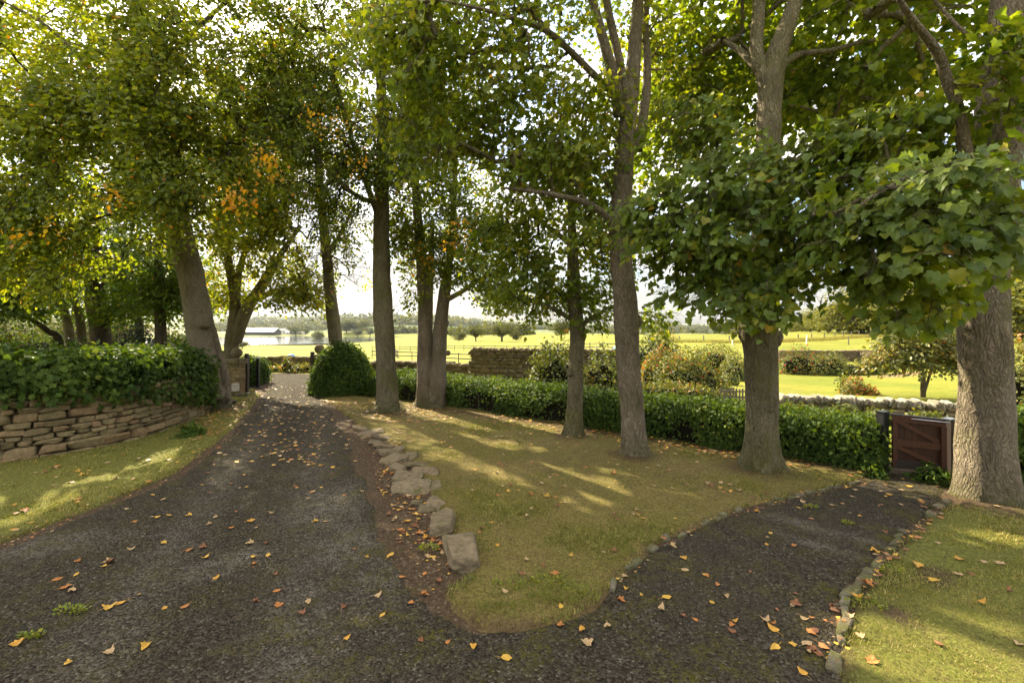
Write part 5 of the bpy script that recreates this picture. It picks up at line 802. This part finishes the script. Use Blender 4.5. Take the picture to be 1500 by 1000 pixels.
MARK = [('the largest border block', gp(674, 812)), ('the tilted wedge slab', gp(604, 719)), ('the pale border stone', gp(545, 636)), ('the stone wall end', gp(285, 612)), ('the ball topped pillar', gp(347, 575)), ('the ribbed mossy trunk', gp(565, 604)), ('the double trunk', gp(632, 596)), ('the slim crooked tree', gp(840, 640)), ('the smooth grey trunk', gp(930, 670)), ('the stout mossy trunk', gp(1115, 692)), ('the thickest trunk', gp(1445, 738)), ('the brown gate', gp(1345, 700)), ('the tarmac crack tuft', gp(104, 898)), ('the lawn tip', gp(760, 935)), ('the kerb weed tuft', gp(1270, 890)), ('the visible wall foot', gp(60, 676)), ('the big leaning lime', gp(315, 600)), ('the round bush', gp(505, 580))]
objs = []
for (x, y, c, s) in indiv:
    z, sn = surface(x, y); o = put_leaf(x, y, z, s*1.0, c, random.uniform(0, 6.28)); d = [np.hypot(x-m[1][0], y-m[1][1]) for m in MARK]; j = int(np.argmin(d)); objs.append((o, c, sn, j, d[j]))
from collections import defaultdict
bk = defaultdict(list)
for r in objs: bk[r[1], r[2], r[3]].append(r)
for (c, sn, j), L in bk.items():
    L.sort(key=lambda r: r[4])
    for k, r in enumerate(L): tag(r[0], ('only' if len(L) == 1 else ORD[min(k, len(ORD)-1)])+f' {c} leaf on the {sn} '+('near ' if len(L) == 1 else 'counting from ')+MARK[j][0], 'leaf', 'fallen leaves lying on tarmac and grass')
lb = {c: MB() for c in LC}; allm = MB(); mats = list(LMAT.values()); 
for (x, y, c, s) in rest:
    z, _ = surface(x, y); P, f = T_MAPLE5; q = P-A(0, .4, 0); cu = random.uniform(-.3, .8); q = q*A(1, 1, 0)+A(0, 0, 1)*(cu*q[:, :1]**2+random.uniform(-.1, .3)*q[:, 1:2]); q[:, 2] -= q[:, 2].min(); allm.add(rotz(q*s*1.1, random.uniform(0, 6.28))+A(x, y, z+.004), f, .5, False, keys.index(c) if False else list(LC).index(c))
o = allm.build('leaf_litter', mats); tag(o, kind='stuff')
# fallen twig by the gate
a, b = gp(1337, 720), gp(1368, 731); o = MB().tube([a+A(0, 0, .03), (a+b)/2+A(0, .02, .035), b+A(0, 0, .03)], [.008, .01, .006], 6).build('fallen_twig', BARK); tag(o, 'thin fallen twig lying on the path below the brown gate', 'twig')

# ================================================================== air, sky, sun, camera
hz = bpy.data.materials.new('haze_air'); hz.use_nodes = True; nt = hz.node_tree; nt.nodes.remove(nt.nodes['Principled BSDF']); pv_ = nt.nodes.new('ShaderNodeVolumePrincipled'); pv_.inputs['Density'].default_value = HAZE_D if 'HAZE_D' in globals() else .000055; pv_.inputs['Color'].default_value = (.82, .90, 1, 1); pv_.inputs['Anisotropy'].default_value = .3; nt.links.new(pv_.outputs[0], nt.nodes['Material Output'].inputs['Volume'])
o = MB().box((0, 0, 70), (9400, 9400, 260)).build('haze', hz); tag(o, kind='stuff')
w = bpy.data.worlds.new('World'); sc.world = w; w.use_nodes = True; nt = w.node_tree; bg = nt.nodes['Background']; sky = nt.nodes.new('ShaderNodeTexSky'); sky.sky_type = 'NISHITA'; sky.sun_disc = False; sky.sun_elevation = EL; sky.sun_rotation = AZ; sky.air_density = 1.0; sky.dust_density = 1.5
tc = nt.nodes.new('ShaderNodeTexCoord'); mp = nt.nodes.new('ShaderNodeMapping'); mp.inputs['Scale'].default_value = (1, 1, 3.2); nt.links.new(tc.outputs['Generated'], mp.inputs[0]); no = nt.nodes.new('ShaderNodeTexNoise'); no.inputs['Scale'].default_value = 2.6; no.inputs['Detail'].default_value = 8; no.inputs['Roughness'].default_value = .58; no.inputs['Distortion'].default_value = .4; nt.links.new(mp.outputs[0], no.inputs['Vector'])
r1 = nt.nodes.new('ShaderNodeValToRGB'); r1.color_ramp.elements[0].position = .42; r1.color_ramp.elements[1].position = .58; nt.links.new(no.outputs['Fac'], r1.inputs[0])
n2 = nt.nodes.new('ShaderNodeTexNoise'); n2.inputs['Scale'].default_value = 6; n2.inputs['Detail'].default_value = 7; nt.links.new(mp.outputs[0], n2.inputs['Vector']); r2 = nt.nodes.new('ShaderNodeValToRGB'); r2.color_ramp.elements[0].position = .3; r2.color_ramp.elements[0].color = (5.6, 5.3, 4.9, 1); r2.color_ramp.elements[1].position = .7; r2.color_ramp.elements[1].color = (10.0, 9.2, 7.9, 1); nt.links.new(n2.outputs['Fac'], r2.inputs[0])
mx = nt.nodes.new('ShaderNodeMix'); mx.data_type = 'RGBA'; nt.links.new(r1.outputs[0], mx.inputs[0]); nt.links.new(sky.outputs[0], mx.inputs[6]); nt.links.new(r2.outputs[0], mx.inputs[7]); sx = nt.nodes.new('ShaderNodeSeparateXYZ'); nt.links.new(tc.outputs['Generated'], sx.inputs[0]); mr = nt.nodes.new('ShaderNodeMapRange'); mr.inputs[1].default_value = .0; mr.inputs[2].default_value = .5; mr.inputs[3].default_value = .17; mr.inputs[4].default_value = 1.25; nt.links.new(sx.outputs[2], mr.inputs[0]); ml = nt.nodes.new('ShaderNodeVectorMath'); ml.operation = 'SCALE'; nt.links.new(mx.outputs[2], ml.inputs[0]); nt.links.new(mr.outputs[0], ml.inputs['Scale']); nt.links.new(ml.outputs[0], bg.inputs['Color']); bg.inputs['Strength'].default_value = .104
sl = bpy.data.lights.new('sun', 'SUN'); sl.energy = 5.0; sl.angle = math.radians(.55); sl.color = (1, .88, .64); so = bpy.data.objects.new('sun', sl); C.objects.link(so)
from mathutils import Vector
so.rotation_euler = Vector((-SUN[0], -SUN[1], -SUN[2])).to_track_quat('-Z', 'Y').to_euler(); so.location = tuple(SUN*60)
cd = bpy.data.cameras.new('camera'); cam = bpy.data.objects.new('camera', cd); C.objects.link(cam); cam.location = (0, 0, H); cam.rotation_euler = (math.pi/2, 0, 0); cd.sensor_width = 36; cd.lens = F/1500*36; cd.shift_y = -(500-HY)/1500; cd.clip_start = .05; cd.clip_end = 9000; sc.camera = cam
sc.view_settings.view_transform = 'Standard'; sc.view_settings.look = 'None'; sc.view_settings.gamma = 1; sc.view_settings.exposure = 1.92
cy = sc.cycles; cy.max_bounces = 7; cy.diffuse_bounces = 4; cy.glossy_bounces = 2; cy.transmission_bounces = 3; cy.transparent_max_bounces = 4; cy.volume_bounces = 0; cy.use_adaptive_sampling = True; cy.adaptive_threshold = .03; cy.use_denoising = True; cy.sample_clamp_indirect = 6
